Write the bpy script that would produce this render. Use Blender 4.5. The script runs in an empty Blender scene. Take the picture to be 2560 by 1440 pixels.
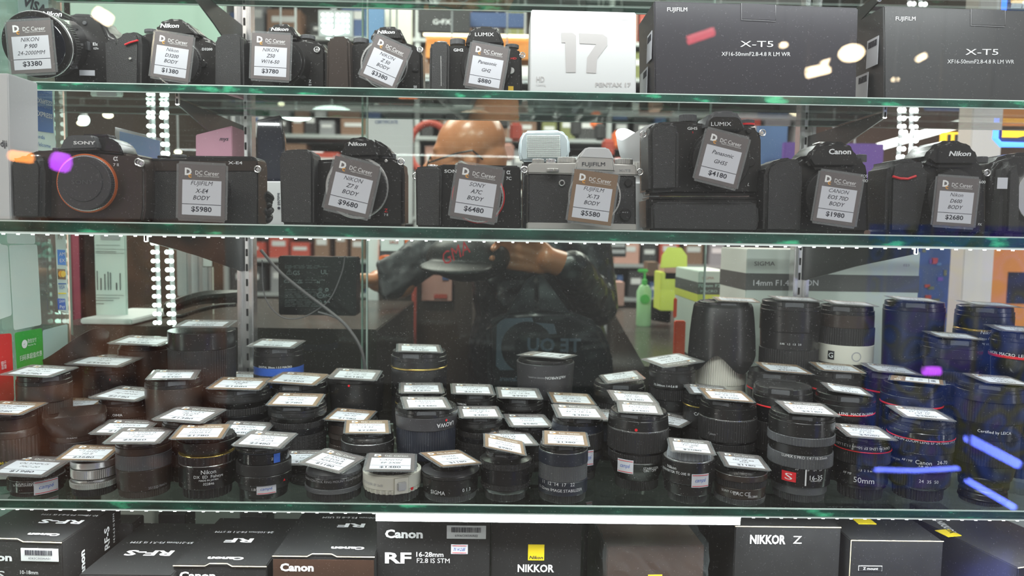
import bpy, bmesh, math, random
from mathutils import Vector, Matrix, Euler
R = math.radians
sc = bpy.context.scene
col = sc.collection
# ---------------------------------------------------------------- camera
FPX = 1850.0
cam_d = bpy.data.cameras.new('camera'); cam_o = bpy.data.objects.new('camera', cam_d); col.objects.link(cam_o)
cam_d.sensor_width = 36.0; cam_d.lens = 36.0 * FPX / 2560.0
cam_d.clip_start = 0.02; cam_d.clip_end = 60
cam_d.dof.use_dof = True; cam_d.dof.focus_distance = 0.89; cam_d.dof.aperture_fstop = 5.0
CR = Matrix.Rotation(R(-0.8), 3, 'Z') @ Matrix.Rotation(R(90 - 4.3), 3, 'X') @ Matrix.Rotation(R(0.95), 3, 'Z')
cam_o.matrix_world = CR.to_4x4()
sc.camera = cam_o
sc.view_settings.view_transform = 'Standard'; sc.view_settings.look = 'None'
sc.view_settings.exposure = 0.30; sc.view_settings.gamma = 1.0; sc.view_settings.use_curve_mapping = False
cy = sc.cycles; cy.use_adaptive_sampling = True; cy.adaptive_threshold = 0.02; cy.max_bounces = 6; cy.diffuse_bounces = 3; cy.glossy_bounces = 3; cy.transmission_bounces = 4; cy.transparent_max_bounces = 18; cy.caustics_reflective = False; cy.caustics_refractive = False; cy.sample_clamp_indirect = 4.0
# ---------------------------------------------------------------- world and main lights
w = bpy.data.worlds.new('world'); sc.world = w; w.use_nodes = True
bg = w.node_tree.nodes['Background']; bg.inputs[0].default_value = (0.95, 0.93, 0.9, 1); bg.inputs[1].default_value = 0.30
def area(name, loc, rot, sx, sy, power, color=(1, 1, 1), spread=180):
    l = bpy.data.lights.new(name, 'AREA'); l.shape = 'RECTANGLE'; l.size = sx; l.size_y = sy; l.energy = power; l.color = color; l.spread = R(spread)
    o = bpy.data.objects.new(name, l); col.objects.link(o); o.location = loc; o.rotation_euler = [R(a) for a in rot]; return o
# concourse ceiling lights behind and above the viewer, shop ceiling lights, LED strip light in the case
area('concourse_light', (-1.3, -1.1, 1.7), (48, 0, -38), .6, .25, 24, (1, .95, .88))
area('concourse_light', (0.1, -1.5, 2.0), (42, 0, 0), .8, .25, 27, (1, .98, .95))
area('concourse_light', (1.5, -1.0, 1.6), (48, 0, 42), .6, .25, 21, (.93, .95, 1))
area('shop_ceiling_light', (-0.9, 2.6, 1.6), (0, 0, 0), 1.6, 1.2, 62, (1, .92, .84))
area('shop_ceiling_light', (1.4, 3.0, 1.6), (0, 0, 0), 1.6, 1.2, 54, (1, .93, .86))
area('shop_ceiling_light', (0.2, 4.0, 1.6), (0, 0, 0), 2.4, .5, 42, (1, .90, .80))
area('added_highlight_light', (-2.3, -.5, -.25), (90, 0, -62), .10, 1.7, 12, (1, .96, .9))  # added unseen side lights, this and the next, for streaks on the lens barrels
area('added_highlight_light', (2.4, -.6, -.25), (90, 0, 62), .10, 1.7, 12, (.93, .95, 1))
area('head_fill_light', (-.35, 1.05, 1.25), (25, 0, 0), .25, .25, 3.2, (1, .95, .9), 80)  # added fill light that brightens the bald head
area('case_led_top', (0, 0.90, 0.318), (12, 0, 0), 1.3, 0.012, 1.1, (.95, 1, .98))
area('case_led_middle', (0, 0.815, -0.016), (15, 0, 0), 1.3, 0.012, 1.9, (.95, 1, .98))
area('case_led_upper', (0, 0.955, 0.155), (10, 0, 0), 1.3, 0.012, 1.0, (.95, 1, .98))
area('case_led_lower', (.05, 0.862, -0.333), (-8, 0, 0), 1.3, 0.012, 4.2, (.95, 1, .98))

# ---------------------------------------------------------------- picture point -> place
def ray(px, py):
    return CR @ Vector(((px - 1280) / FPX, -(py - 720) / FPX, -1.0))
def P(px, py, D):
    d = ray(px, py); return d * (D / d.y)
def PZ(px, py, z):
    d = ray(px, py); return d * (z / d.z)
def PX(px, py, X):
    d = ray(px, py); return d * (X / d.x)
ZTOP2 = 0.33
ZTOP = P(1280, 226, .93).z; DT = .93
ZMID = P(1280, 571, .79).z; DM = .79
ZLOW = P(1280, 1263, .84).z; DL = .84
ZDECK = -.56
DB = 1.190   # back of the shelves
XL, XR = -.652, .90
# ---------------------------------------------------------------- materials
M = {}
def mat(name, c, rough=.5, metal=0.0, emit=None, es=1.0, coat=0.0, alpha=None, trans=None, bump=None, noise=None, spec=.5):
    if name in M: return M[name]
    m = bpy.data.materials.new(name); m.use_nodes = True; nt = m.node_tree; b = nt.nodes['Principled BSDF']
    b.inputs['Base Color'].default_value = (*c, 1); b.inputs['Roughness'].default_value = rough; b.inputs['Metallic'].default_value = metal
    b.inputs['Specular IOR Level'].default_value = spec
    if coat: b.inputs['Coat Weight'].default_value = coat; b.inputs['Coat Roughness'].default_value = .08
    if emit: b.inputs['Emission Color'].default_value = (*emit, 1); b.inputs['Emission Strength'].default_value = es
    if alpha is not None: b.inputs['Alpha'].default_value = alpha
    tc = None
    if noise:   # (scale, amount) subtle wear of the colour
        tc = nt.nodes.new('ShaderNodeTexCoord'); n = nt.nodes.new('ShaderNodeTexNoise'); n.inputs['Scale'].default_value = noise[0]; n.inputs['Detail'].default_value = 4
        mx = nt.nodes.new('ShaderNodeMix'); mx.data_type = 'RGBA'
        mx.inputs[6].default_value = (*[max(0, v * (1 - noise[1])) for v in c], 1); mx.inputs[7].default_value = (*[min(1, v * (1 + noise[1])) for v in c], 1)
        nt.links.new(tc.outputs['Object'], n.inputs['Vector']); nt.links.new(n.outputs['Fac'], mx.inputs[0]); nt.links.new(mx.outputs[2], b.inputs['Base Color'])
    if bump:    # (scale, strength)
        tc = tc or nt.nodes.new('ShaderNodeTexCoord'); v = nt.nodes.new('ShaderNodeTexNoise' if len(bump) > 2 else 'ShaderNodeTexVoronoi'); v.inputs['Scale'].default_value = bump[0]
        bp = nt.nodes.new('ShaderNodeBump'); bp.inputs['Strength'].default_value = bump[1]; bp.inputs['Distance'].default_value = bump[2] if len(bump) > 2 else .001
        nt.links.new(tc.outputs['Object'], v.inputs['Vector']); nt.links.new(v.outputs[0], bp.inputs['Height']); nt.links.new(bp.outputs['Normal'], b.inputs['Normal'])
    M[name] = m; return m
mat('black', (.013, .0125, .0125), .27, noise=(60, .25)); mat('gloss', (.010, .010, .012), .16, coat=.3); mat('satin', (.020, .0195, .020), .25)
mat('rubber', (.026, .025, .026), .42, spec=.35, noise=(90, .2)); mat('leather', (.017, .017, .018), .45, bump=(1500, .4)); mat('grey', (.085, .088, .095), .42)
mat('brown', (.042, .030, .025), .28, noise=(50, .2)); mat('brownrib', (.052, .040, .034), .55); mat('navy', (.017, .021, .034), .35)  # brown and brownrib put the reflected concourse tint into black plastic
mat('silver', (.70, .69, .68), .32, .8); mat('silvermat', (.55, .54, .52), .42, .75); mat('chrome', (.85, .85, .85), .22, .85)
mat('cream', (.70, .68, .60), .45); mat('white', (.68, .69, .70), .5); mat('gold', (.75, .52, .16), .25, .9); mat('red', (.75, .02, .03), .35); mat('orange', (.85, .18, .04), .35)
mat('blue', (.03, .12, .55), .4); mat('brightblue', (.02, .25, .8), .4); mat('yellow', (.95, .72, .02), .45); mat('ink', (.02, .02, .035), .7); mat('lettering', (.85, .86, .88), .5)
mat('greylettering', (.38, .38, .4), .5); mat('paper', (.70, .71, .77), .6); mat('tagcard', (.17, .15, .15), .45); mat('tagbrown', (.26, .17, .11), .45)
mat('taglogo', (.93, .93, .93), .5); mat('tagorange', (.95, .42, .05), .5); mat('lensglass', (.006, .008, .016), .04, coat=1.0); mat('darkslot', (.004, .004, .005), .6)
mat('capgrey', (.045, .043, .048), .4); mat('skin', (.52, .20, .10), .28, noise=(30, .12)); mat('carton_edge', (.55, .47, .33), .6)
mat('translucent_white', (.62, .70, .74), .35, alpha=.8); mat('clearcap', (.55, .6, .66), .2, alpha=.45)
def mix_clear(name, tint, gloss=.06, rough=.02, haze=0.0, hazec=(.8, .85, .85), dust=None):
    m = bpy.data.materials.new(name); m.use_nodes = True; nt = m.node_tree; nt.nodes.clear()
    out = nt.nodes.new('ShaderNodeOutputMaterial'); tr = nt.nodes.new('ShaderNodeBsdfTransparent'); tr.inputs[0].default_value = (*tint, 1)
    gl = nt.nodes.new('ShaderNodeBsdfGlossy'); gl.inputs['Roughness'].default_value = rough; gl.inputs[0].default_value = (1, 1, 1, 1)
    fr = nt.nodes.new('ShaderNodeFresnel'); fr.inputs[0].default_value = 1.45
    mul = nt.nodes.new('ShaderNodeMath'); mul.operation = 'MULTIPLY'; mul.inputs[1].default_value = gloss / .04
    mul.use_clamp = True
    mn = nt.nodes.new('ShaderNodeMath'); mn.operation = 'MINIMUM'; mn.inputs[1].default_value = .6
    mx = nt.nodes.new('ShaderNodeMixShader'); nt.links.new(fr.outputs[0], mul.inputs[0]); nt.links.new(mul.outputs[0], mn.inputs[0]); nt.links.new(mn.outputs[0], mx.inputs[0])
    nt.links.new(tr.outputs[0], mx.inputs[1]); nt.links.new(gl.outputs[0], mx.inputs[2]); last = mx.outputs[0]
    if haze or dust:
        df = nt.nodes.new('ShaderNodeBsdfDiffuse'); df.inputs[0].default_value = (*hazec, 1); m2 = nt.nodes.new('ShaderNodeMixShader'); m2.inputs[0].default_value = haze
        if dust:   # specks: (scale, threshold, band centre z, band half height)
            tc = nt.nodes.new('ShaderNodeTexCoord'); acc = None
            for s_, th, lim in dust:
                vo = nt.nodes.new('ShaderNodeTexVoronoi'); vo.inputs['Scale'].default_value = s_; nt.links.new(tc.outputs['Object'], vo.inputs['Vector'])
                lt = nt.nodes.new('ShaderNodeMath'); lt.operation = 'LESS_THAN'; lt.inputs[1].default_value = th; nt.links.new(vo.outputs['Distance'], lt.inputs[0])
                sep = nt.nodes.new('ShaderNodeSeparateColor'); nt.links.new(vo.outputs['Color'], sep.inputs[0])
                gt = nt.nodes.new('ShaderNodeMath'); gt.operation = 'LESS_THAN'; gt.inputs[1].default_value = lim; nt.links.new(sep.outputs[0], gt.inputs[0])
                mm = nt.nodes.new('ShaderNodeMath'); mm.operation = 'MULTIPLY'; nt.links.new(lt.outputs[0], mm.inputs[0]); nt.links.new(gt.outputs[0], mm.inputs[1])
                if acc:
                    ad = nt.nodes.new('ShaderNodeMath'); ad.operation = 'MAXIMUM'; nt.links.new(acc, ad.inputs[0]); nt.links.new(mm.outputs[0], ad.inputs[1]); acc = ad.outputs[0]
                else: acc = mm.outputs[0]
            m3 = nt.nodes.new('ShaderNodeMath'); m3.operation = 'MULTIPLY_ADD'; m3.inputs[1].default_value = .75; m3.inputs[2].default_value = haze; nt.links.new(acc, m3.inputs[0]); nt.links.new(m3.outputs[0], m2.inputs[0])
        nt.links.new(last, m2.inputs[1]); nt.links.new(df.outputs[0], m2.inputs[2]); last = m2.outputs[0]
    nt.links.new(last, out.inputs[0]); M[name] = m; return m
mix_clear('shelfglass', (.93, .985, .96), .05)
mix_clear('pane', (.985, .995, .99), .04, 0.0, 0.0, (.8, .82, .84), dust=[(320, .065, .13), (900, .12, .10)])
mix_clear('backpane', (.86, .93, .90), .018, .03, .0, dust=[(260, .05, .12), (700, .11, .10)])
mix_clear('sideglass', (.80, .93, .88), .05, .03, .13, (.55, .72, .66))
mix_clear('sleeve', (.96, .97, .97), .10, .12, .10, (.8, .82, .84))
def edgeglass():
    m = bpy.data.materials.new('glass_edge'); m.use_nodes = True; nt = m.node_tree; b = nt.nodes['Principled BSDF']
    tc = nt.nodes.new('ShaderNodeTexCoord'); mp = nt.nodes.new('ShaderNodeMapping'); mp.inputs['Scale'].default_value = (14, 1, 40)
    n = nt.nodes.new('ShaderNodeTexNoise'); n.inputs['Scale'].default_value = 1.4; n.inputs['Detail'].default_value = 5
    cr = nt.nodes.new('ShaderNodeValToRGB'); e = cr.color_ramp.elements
    e[0].position = .36; e[0].color = (.008, .040, .030, 1); e[1].position = .70; e[1].color = (.10, .80, .42, 1)  # bright green end of the ramp paints glints into the edge colour
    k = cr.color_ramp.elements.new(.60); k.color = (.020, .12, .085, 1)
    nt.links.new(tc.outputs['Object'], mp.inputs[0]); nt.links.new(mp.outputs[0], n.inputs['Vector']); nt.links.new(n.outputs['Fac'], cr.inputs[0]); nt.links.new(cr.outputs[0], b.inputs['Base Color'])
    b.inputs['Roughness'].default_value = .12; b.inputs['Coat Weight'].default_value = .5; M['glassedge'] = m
edgeglass(); mat('glassbevel', (.80, .96, .90), .35, 0.0)  # pale bevel colour paints the bright line of reflected LED light
# ---------------------------------------------------------------- naming
def tag(o, label=None, cat=None, group=None, kind=None):
    if label: o['label'] = label
    if cat: o['category'] = cat
    if group: o['group'] = group
    if kind: o['kind'] = kind
    return o
def empty(name, loc=(0, 0, 0), rz=0, label=None, cat=None, group=None):
    o = bpy.data.objects.new(name, None); col.objects.link(o); o.location = loc; o.rotation_euler = (0, 0, rz); o.empty_display_size = .02
    return tag(o, label, cat, group)
def link(name, me, parent=None):
    o = bpy.data.objects.new(name, me); col.objects.link(o)
    if parent: o.parent = parent
    return o
# ---------------------------------------------------------------- lettering meshes
_tc = {}
def text_data(s, italic=0.0, bold=0.0):
    if 'M' in s or ('N' in s and bold < .02): bold = 0.0
    k = (s, italic, bold)
    if k not in _tc:
        cu = bpy.data.curves.new('letters', 'FONT'); cu.body = s; cu.size = 1.0; cu.align_x = 'CENTER'; cu.align_y = 'CENTER'; cu.shear = italic; cu.offset = bold; cu.resolution_u = 2
        o = bpy.data.objects.new('letters', cu); col.objects.link(o)
        dg = bpy.context.evaluated_depsgraph_get(); ev = o.evaluated_get(dg); me = ev.to_mesh()
        vs = [v.co.copy() for v in me.vertices]; fs = [tuple(p.vertices) for p in me.polygons]
        ev.to_mesh_clear(); bpy.data.objects.remove(o); bpy.data.curves.remove(cu)
        if vs:
            x0 = min(v.x for v in vs); x1 = max(v.x for v in vs); y0 = min(v.y for v in vs); y1 = max(v.y for v in vs)
            vs = [((v.x - (x0 + x1) / 2), (v.y - (y0 + y1) / 2)) for v in vs]; _tc[k] = (vs, fs, x1 - x0, y1 - y0)
        else: _tc[k] = ([], [], 1, 1)
    return _tc[k]
# ---------------------------------------------------------------- mesh builder
class MB:
    def __init__(s): s.v = []; s.f = []; s.m = []; s.mats = []
    def mi(s, m):
        m = M[m] if isinstance(m, str) else m
        if m not in s.mats: s.mats.append(m)
        return s.mats.index(m)
    def add(s, vs, fs, m):
        b = len(s.v); s.v += [tuple(v) for v in vs]; k = s.mi(m)
        for f in fs: s.f.append(tuple(i + b for i in f)); s.m.append(k)
    def bm_add(s, bm, m, T=None):
        if T is not None: bmesh.ops.transform(bm, matrix=T, verts=bm.verts)
        bm.verts.index_update(); s.add([v.co for v in bm.verts], [[v.index for v in f.verts] for f in bm.faces], m); bm.free()
    def box(s, c, d, m, bev=0.0, T=None, seg=2):
        bm = bmesh.new(); bmesh.ops.create_cube(bm, size=1.0)
        for v in bm.verts: v.co = Vector((c[0] + v.co.x * d[0], c[1] + v.co.y * d[1], c[2] + v.co.z * d[2]))
        if bev: bmesh.ops.bevel(bm, geom=bm.edges[:], offset=bev, segments=seg, affect='EDGES', clamp_overlap=True)
        s.bm_add(bm, m, T)
    def prism(s, pts, y0, y1, m, bev=0.0, seg=2):   # pts: (x,z) outline, extruded from y0 (front) to y1
        bm = bmesh.new(); a = [bm.verts.new((x, y0, z)) for x, z in pts]; b = [bm.verts.new((x, y1, z)) for x, z in pts]; n = len(pts)
        bm.faces.new(a); bm.faces.new(b[::-1])
        for i in range(n): bm.faces.new((a[i], b[i], b[(i + 1) % n], a[(i + 1) % n]))
        bmesh.ops.recalc_face_normals(bm, faces=bm.faces)
        if bev:
            bmesh.ops.bevel(bm, geom=bm.edges[:], offset=bev, segments=seg, affect='EDGES', clamp_overlap=True)
        bmesh.ops.triangulate(bm, faces=[f for f in bm.faces if len(f.verts) > 4])
        s.bm_add(bm, m)
    def lathe(s, prof, m, n=48, T=None, rib=0, depth=.0, close=True, mod=None):
        # prof: (r,z) bottom to top, outer skin; rib alternates radius of every second segment
        vs = []; fs = []
        for (r, z) in prof:
            for i in range(n):
                rr = r
                if rib and r > 1e-6 and (i // rib) % 2: rr = r - depth
                a = 2 * math.pi * i / n; zz = z
                if mod: rr, zz = mod(rr, zz, a)
                vs.append((rr * math.sin(a), -rr * math.cos(a), zz))
        for j in range(len(prof) - 1):
            for i in range(n):
                k = (i + 1) % n; fs.append((j * n + i, j * n + k, (j + 1) * n + k, (j + 1) * n + i))
        if close:
            if prof[0][0] > 1e-6: fs.append(tuple(range(n - 1, -1, -1)))
            if prof[-1][0] > 1e-6: fs.append(tuple((len(prof) - 1) * n + i for i in range(n)))
        if T is not None: vs = [T @ Vector(v) for v in vs]
        s.add(vs, fs, m)
    def cyl(s, A, B, r0, r1, m, n=40, bev=.0006, rib=0, depth=0):
        A = Vector(A); B = Vector(B); L = (B - A).length; q = (B - A).to_track_quat('Z', 'Y'); T = Matrix.Translation(A) @ q.to_matrix().to_4x4()
        s.lathe([(max(r0 - bev, 0), 0), (r0, min(bev, L * .3)), (r1, max(L - bev, L * .7)), (max(r1 - bev, 0), L)], m, n, T, rib, depth)
    def tube(s, pts, r, m, n=8):
        pts = [Vector(p) for p in pts]; vs = []; fs = []
        for i, p in enumerate(pts):
            d = (pts[min(i + 1, len(pts) - 1)] - pts[max(i - 1, 0)]).normalized(); q = d.to_track_quat('Z', 'Y')
            for k in range(n):
                a = 2 * math.pi * k / n; vs.append(p + q @ Vector((r * math.cos(a), r * math.sin(a), 0)))
        for j in range(len(pts) - 1):
            for k in range(n): k2 = (k + 1) % n; fs.append((j * n + k, j * n + k2, (j + 1) * n + k2, (j + 1) * n + k))
        fs.append(tuple(range(n))[::-1]); fs.append(tuple((len(pts) - 1) * n + k for k in range(n))); s.add(vs, fs, m)
    def text(s, st, h, m, T, italic=0, bold=0, width=None, capref=.73):
        # h = cap height; T maps (x,y,0) of the lettering plane to place
        vs, fs, tw, th = text_data(st, italic, bold)
        if not vs: return
        k = h / capref; kx = (width / tw) if width else k
        s.add([T(x * kx, y * k) if callable(T) else T @ Vector((x * kx, y * k, 0)) for x, y in vs], fs, m)
    def build(s, name, parent=None, smooth=True, ang=.55):
        me = bpy.data.meshes.new(name); me.from_pydata(s.v, [], s.f)
        for m in s.mats: me.materials.append(m)
        me.polygons.foreach_set('material_index', s.m); me.update()
        if smooth: me.shade_smooth(); me.set_sharp_from_angle(angle=ang)
        return link(name, me, parent)
def rot_facing(loc): return -math.atan2(loc[0], loc[1])
def UP(x, y, z, ang=0):   # upright lettering plane that faces the viewer (towards -y)
    return Matrix.Translation((x, y, z)) @ Matrix.Rotation(R(-ang), 4, 'Y') @ Matrix.Rotation(R(90), 4, 'X')
# ================================================================ the display case and the shop around it
def structure(name, mb, **k): return tag(mb.build(name, **k), kind='structure')
def sbox(name, x0, x1, y0, y1, z0, z1, m):
    b = MB(); b.box(((x0 + x1) / 2, (y0 + y1) / 2, (z0 + z1) / 2), (x1 - x0, y1 - y0, z1 - z0), m); return structure(name, b)
mat('shopwall', (.16, .115, .095), .8, noise=(2, .4)); mat('shopfloor', (.10, .09, .08), .4, noise=(4, .3)); mat('shopceil', (.22, .19, .17), .8)
mat('deck', (.16, .17, .16), .5); mat('cabinet', (.12, .12, .12), .5); mat('backboard', (.34, .38, .34), .6)
FLOOR = -1.35
mat('concoursefloor', (.20, .185, .17), .25)
sbox('floor_concourse', -5, 5, -5, .7, FLOOR - .05, FLOOR, 'concoursefloor')
sbox('floor', -3.4, 3.6, .7, 5.5, FLOOR - .05, FLOOR, 'shopfloor')
sbox('ceiling', -3.4, 3.6, 1.4, 5.5, 1.75, 1.8, 'shopceil')
sbox('wall_back', -3.4, 3.6, 5.4, 5.5, FLOOR, 1.75, 'shopwall')
sbox('wall_left', -3.4, -3.3, 1.2, 5.4, FLOOR, 1.75, 'shopwall')
sbox('wall_right', 3.5, 3.6, 1.2, 5.4, FLOOR, 1.75, 'shopwall')
# front pane of the case: one sheet of glass, with polished edges
b = MB(); b.box((.12, .735, -.1), (1.62, .006, 1.05), 'pane')
tag(b.build('pane_of_glass'), 'clear front glass pane of the camera display case', 'glass pane')
# plinth and deck
b = MB(); b.box((.12, .985, (ZDECK + FLOOR) / 2 - .01), (1.54, .47, ZDECK - FLOOR - .02), 'cabinet', .004)
pl = b.build('display_cabinet'); tag(pl, 'dark base cabinet under the glass display case', 'cabinet')
b = MB(); b.box((.12, .985, ZDECK - .01), (1.54, .47, .02), 'deck', .002); b.build('deck_board', pl)
b = MB(); b.box((.12, 1.212, (ZLOW + ZDECK) / 2 - .012), (1.56, .008, ZLOW - ZDECK - .03), 'backboard'); b.build('back_board', pl)

def glass_shelf(name, z, y0, y1, th, x0, x1, label):
    b = MB(); e = .0014
    b.box(((x0 + x1) / 2, (y0 + y1) / 2, z - th / 2), (x1 - x0 - 2 * e, y1 - y0 - 2 * e, th), 'shelfglass')
    o = b.build(name); tag(o, label, 'shelf', 'glass shelves of the display case')
    b = MB()
    for yy, sgn in ((y0, 1), (y1, -1)):
        b.box(((x0 + x1) / 2, yy + sgn * e * .5, z - th / 2), (x1 - x0, e, th - 2 * e), 'glassedge')
        for zz in (z - e * .6, z - th + e * .6): b.box(((x0 + x1) / 2, yy + sgn * e * .9, zz), (x1 - x0, e * 1.2, e * 1.2), 'glassbevel')
    b.build('polished_edge', o); return o
glass_shelf('glass_shelf', ZTOP2, .95, 1.105, .010, XL + .004, XR - .01, 'glass shelf edge at the very top of the case, above the boxes')
glass_shelf('glass_shelf', ZTOP, DT, 1.11, .011, XL + .004, XR - .01, 'upper glass shelf with green edge holding five cameras and three boxes')
glass_shelf('glass_shelf', ZMID, DM, DB, .013, XL + .004, XR - .01, 'middle glass shelf with green edge holding the row of camera bodies')
glass_shelf('glass_shelf', ZLOW, DL, DB + .01, .011, XL + .004, XR - .01, 'lower glass shelf with green edge crowded with camera lenses')
# LED strips under the shelf fronts
mat('ledlit', (1, 1, 1), .5, emit=(.93, 1, .97), es=7); mat('ledstrip', (.85, .88, .86), .5, emit=(.9, 1, .95), es=.55); mat('ledwarm', (1, 1, 1), .5, emit=(1, .93, .85), es=9)  # ledstrip emission stands in for diode light falling on the strip board
def led_strip(label, x0, x1, y, z, pitch, size, m='ledlit', vert=False, cat='LED strip', group=None, depth=.0012, wid=.009):
    b = MB(); n = int(abs(x1 - x0) / pitch)
    if not vert: b.box(((x0 + x1) / 2, y, z - depth / 2), (abs(x1 - x0), wid, depth), 'ledstrip')
    else: b.box((y[0], y[1], (x0 + x1) / 2), (wid, depth, abs(x1 - x0)), 'ledstrip')
    o = b.build('led_strip'); tag(o, label, cat, group); l = MB()
    for i in range(n):
        t = min(x0, x1) + pitch * (i + .5)
        if not vert: l.box((t, y - wid * .15, z - depth - size * .3), (size * 1.3, size, size * .6), m)
        else: l.box((y[0], y[1] - depth, t), (size * 1.15, size * .5, size), m)
    l.build('light_diode', o)['kind'] = 'stuff'; return o
led_strip('LED strip with small white dots under the middle glass shelf front', XL + .02, XR - .02, DM + .008, ZMID - .013, .0155, .0019)
led_strip('bright LED strip under the lower glass shelf front', XL + .02, XR - .02, DL + .006, ZLOW - .011, .0165, .0024)
# brighter doubled strip in the middle of the lower shelf, facing the viewer
b = MB(); z0 = P(1400, 1297, .87)
mat('barback', (.8, .82, .8), .5, emit=(.9, 1, .95), es=.35); bx0, bx1 = P(940, 1297, .872).x, P(1850, 1297, .872).x; b.box(((bx0 + bx1) / 2, .872, z0.z), (bx1 - bx0, .003, .011), 'barback'); o = b.build('led_strip'); tag(o, 'wide glowing LED bar above the boxes, centre of the lower shelf', 'LED strip')  # barback emission stands in for diode light falling on the backing
mat('ledbar', (1, 1, 1), .5, emit=(.96, 1, .98), es=3.2)
b = MB()
for i in range(26): b.box((bx0 + .008 + i * .0166, .8695, z0.z - .001), (.0092, .0030, .0080), 'ledbar', .0022)
b.build('light_diode', o)
# steel uprights with slots
mat('slot', (.01, .01, .01), .8)
def upright(px, label):
    c = P(px, 600, 1.213); x = c.x; b = MB()
    b.box((x - .0095, 1.213, .02), (.007, .022, 1.14), 'chrome', .0015); b.box((x + .0095, 1.213, .02), (.007, .022, 1.14), 'chrome', .0015)
    b.box((x, 1.218, .02), (.014, .012, 1.14), 'silver')
    o = b.build('shelf_upright'); tag(o, label, 'post', 'slotted steel uprights'); s_ = MB()
    for i in range(44): s_.box((x, 1.2115, -.53 + i * .0245), (.0032, .001, .012), 'slot', .0004)
    s_.build('slot_row', o); return x
xu1 = upright(617, 'left slotted chrome upright carrying the glass shelves')
xu2 = upright(2002, 'right slotted chrome upright carrying the glass shelves')
def bracket(x, z, length, label):
    b = MB(); y1 = 1.201; y0 = y1 - length
    pts = [(y0, z - .001), (y1, z - .001), (y1, z - .060), (y1 - .015, z - .060), (y0 + length * .45, z - .030), (y0, z - .008)]
    vs = []
    for xx in (x - .0011, x + .0011):
        vs += [(xx, yy, zz) for yy, zz in pts]
    n = len(pts); fs = [tuple(range(n)), tuple(range(2 * n - 1, n - 1, -1))] + [(i, i + n, (i + 1) % n + n, (i + 1) % n) for i in range(n)]
    mat('bracketsteel', (.06, .065, .065), .35, .6); b.add(vs, fs, 'bracketsteel'); o = b.build('shelf_bracket'); tag(o, label, 'bracket', 'steel shelf brackets')
    b = MB(); b.box((x, y0 + .002, z - .004), (.005, .004, .010), 'chrome', .0008); b.build('bracket_tip', o)
for z, L, nm in ((ZTOP2 - .0105, .21, 'top'), (ZTOP - .0115, .24, 'upper'), (ZMID - .0135, .33, 'middle')):
    bracket(xu1, z, L, 'steel bracket on the left upright under the %s shelf' % nm)
    bracket(xu2, z, L, 'steel bracket on the right upright under the %s shelf' % nm)
# sliding glass doors at the back with polished edges
mat('dooredge', (.35, .45, .40), .3)
def back_door(px0, px1, y, label):
    x0 = P(px0, 600, y).x; x1 = P(px1, 600, y).x; b = MB(); b.box(((x0 + x1) / 2, y, .02), (x1 - x0, .005, 1.14), 'backpane')
    o = b.build('sliding_glass_door'); tag(o, label, 'glass door', 'sliding glass doors behind the shelves')
    e = MB()
    for x in (x0, x1): e.box((x, y, .02), (.0022, .0062, 1.14), 'dooredge')
    e.build('polished_edge', o)
back_door(172, 918, 1.235, 'left sliding glass door behind the shelves')
back_door(906, 1765, 1.247, 'middle sliding glass door behind the shelves, its right edge by the small lens carton')
# left side wall of the case, tinted glass with stickers
b = MB(); b.box((XL - .004, .93, -.1), (.006, .38, 1.05), 'sideglass'); o = b.build('side_window'); tag(o, 'mint tinted left side glass of the case with payment stickers', 'glass pane')
e = MB(); mat('rosegold', (.8, .5, .42), .25, .6); e.box((XL - .004, 1.122, -.1), (.006, .004, 1.05), 'rosegold'); e.build('edge_trim', o)
def wall_poly(name, pts, m, label=None, cat=None, parent=None, off=.0006, thick=.0004, rnd=0):
    q = [PX(x, y, XL + off) for x, y in pts]; q = [(p.y, p.z) for p in q]
    if rnd:   # round the corners
        r_ = []
        n = len(q)
        for i in range(n):
            p = Vector(q[i]); a = Vector(q[i - 1]); c = Vector(q[(i + 1) % n]); da = (a - p).normalized(); dc = (c - p).normalized()
            for t in range(5):
                s_ = t / 4; k = p + da * rnd * (1 - s_) ** 2 + dc * rnd * s_ ** 2; r_.append((k.x, k.y))
        q = r_
    bm = MB(); n = len(q); vs = [(XL + off, a, c) for a, c in q] + [(XL + off - thick, a, c) for a, c in q]
    bm.add(vs, [tuple(range(n)), tuple(range(2 * n - 1, n - 1, -1))] + [(i, (i + 1) % n, (i + 1) % n + n, i + n) for i in range(n)], m)
    o = bm.build(name, parent, smooth=False)
    if label: tag(o, label, cat)
    return o
def wall_text(st, px, py, hpx, m, parent, off=.0011, w=None, italic=0, bold=0, name='lettering'):
    c = PX(px, py, XL + off); c2 = PX(px, py + hpx, XL + off); h = abs(c.z - c2.z)
    wd = None
    if w: wd = abs(PX(px + w / 2, py, XL + off).y - PX(px - w / 2, py, XL + off).y)
    bm = MB(); bm.text(st, h, m, lambda x, y: (XL + off, c.y + x, c.z + y), italic, bold, wd); return bm.build(name, parent, smooth=False)
mat('stickerwhite', (.62, .72, .68), .4); mat('stickerteal', (.40, .56, .54), .4); mat('stickergreen', (.03, .38, .05), .4); mat('stickerred', (.65, .03, .03), .4)
mat('amexblue', (.02, .12, .42), .4); mat('mcorange', (.9, .42, .05), .4); mat('mcyellow', (.95, .6, .05), .4)
s_ = wall_poly('wall_sticker', [(-6, 600), (-6, 800), (30, 788), (20, 614), (2, 611)], 'stickerwhite', 'tall pale sticker cut by the left picture edge', 'sticker', rnd=.004)
s_ = wall_poly('wall_sticker', [(16, 555), (19, 609), (88, 610), (87, 555)], 'stickerwhite', 'short pale sticker above the tall one on the side glass', 'sticker', rnd=.004)
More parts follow.
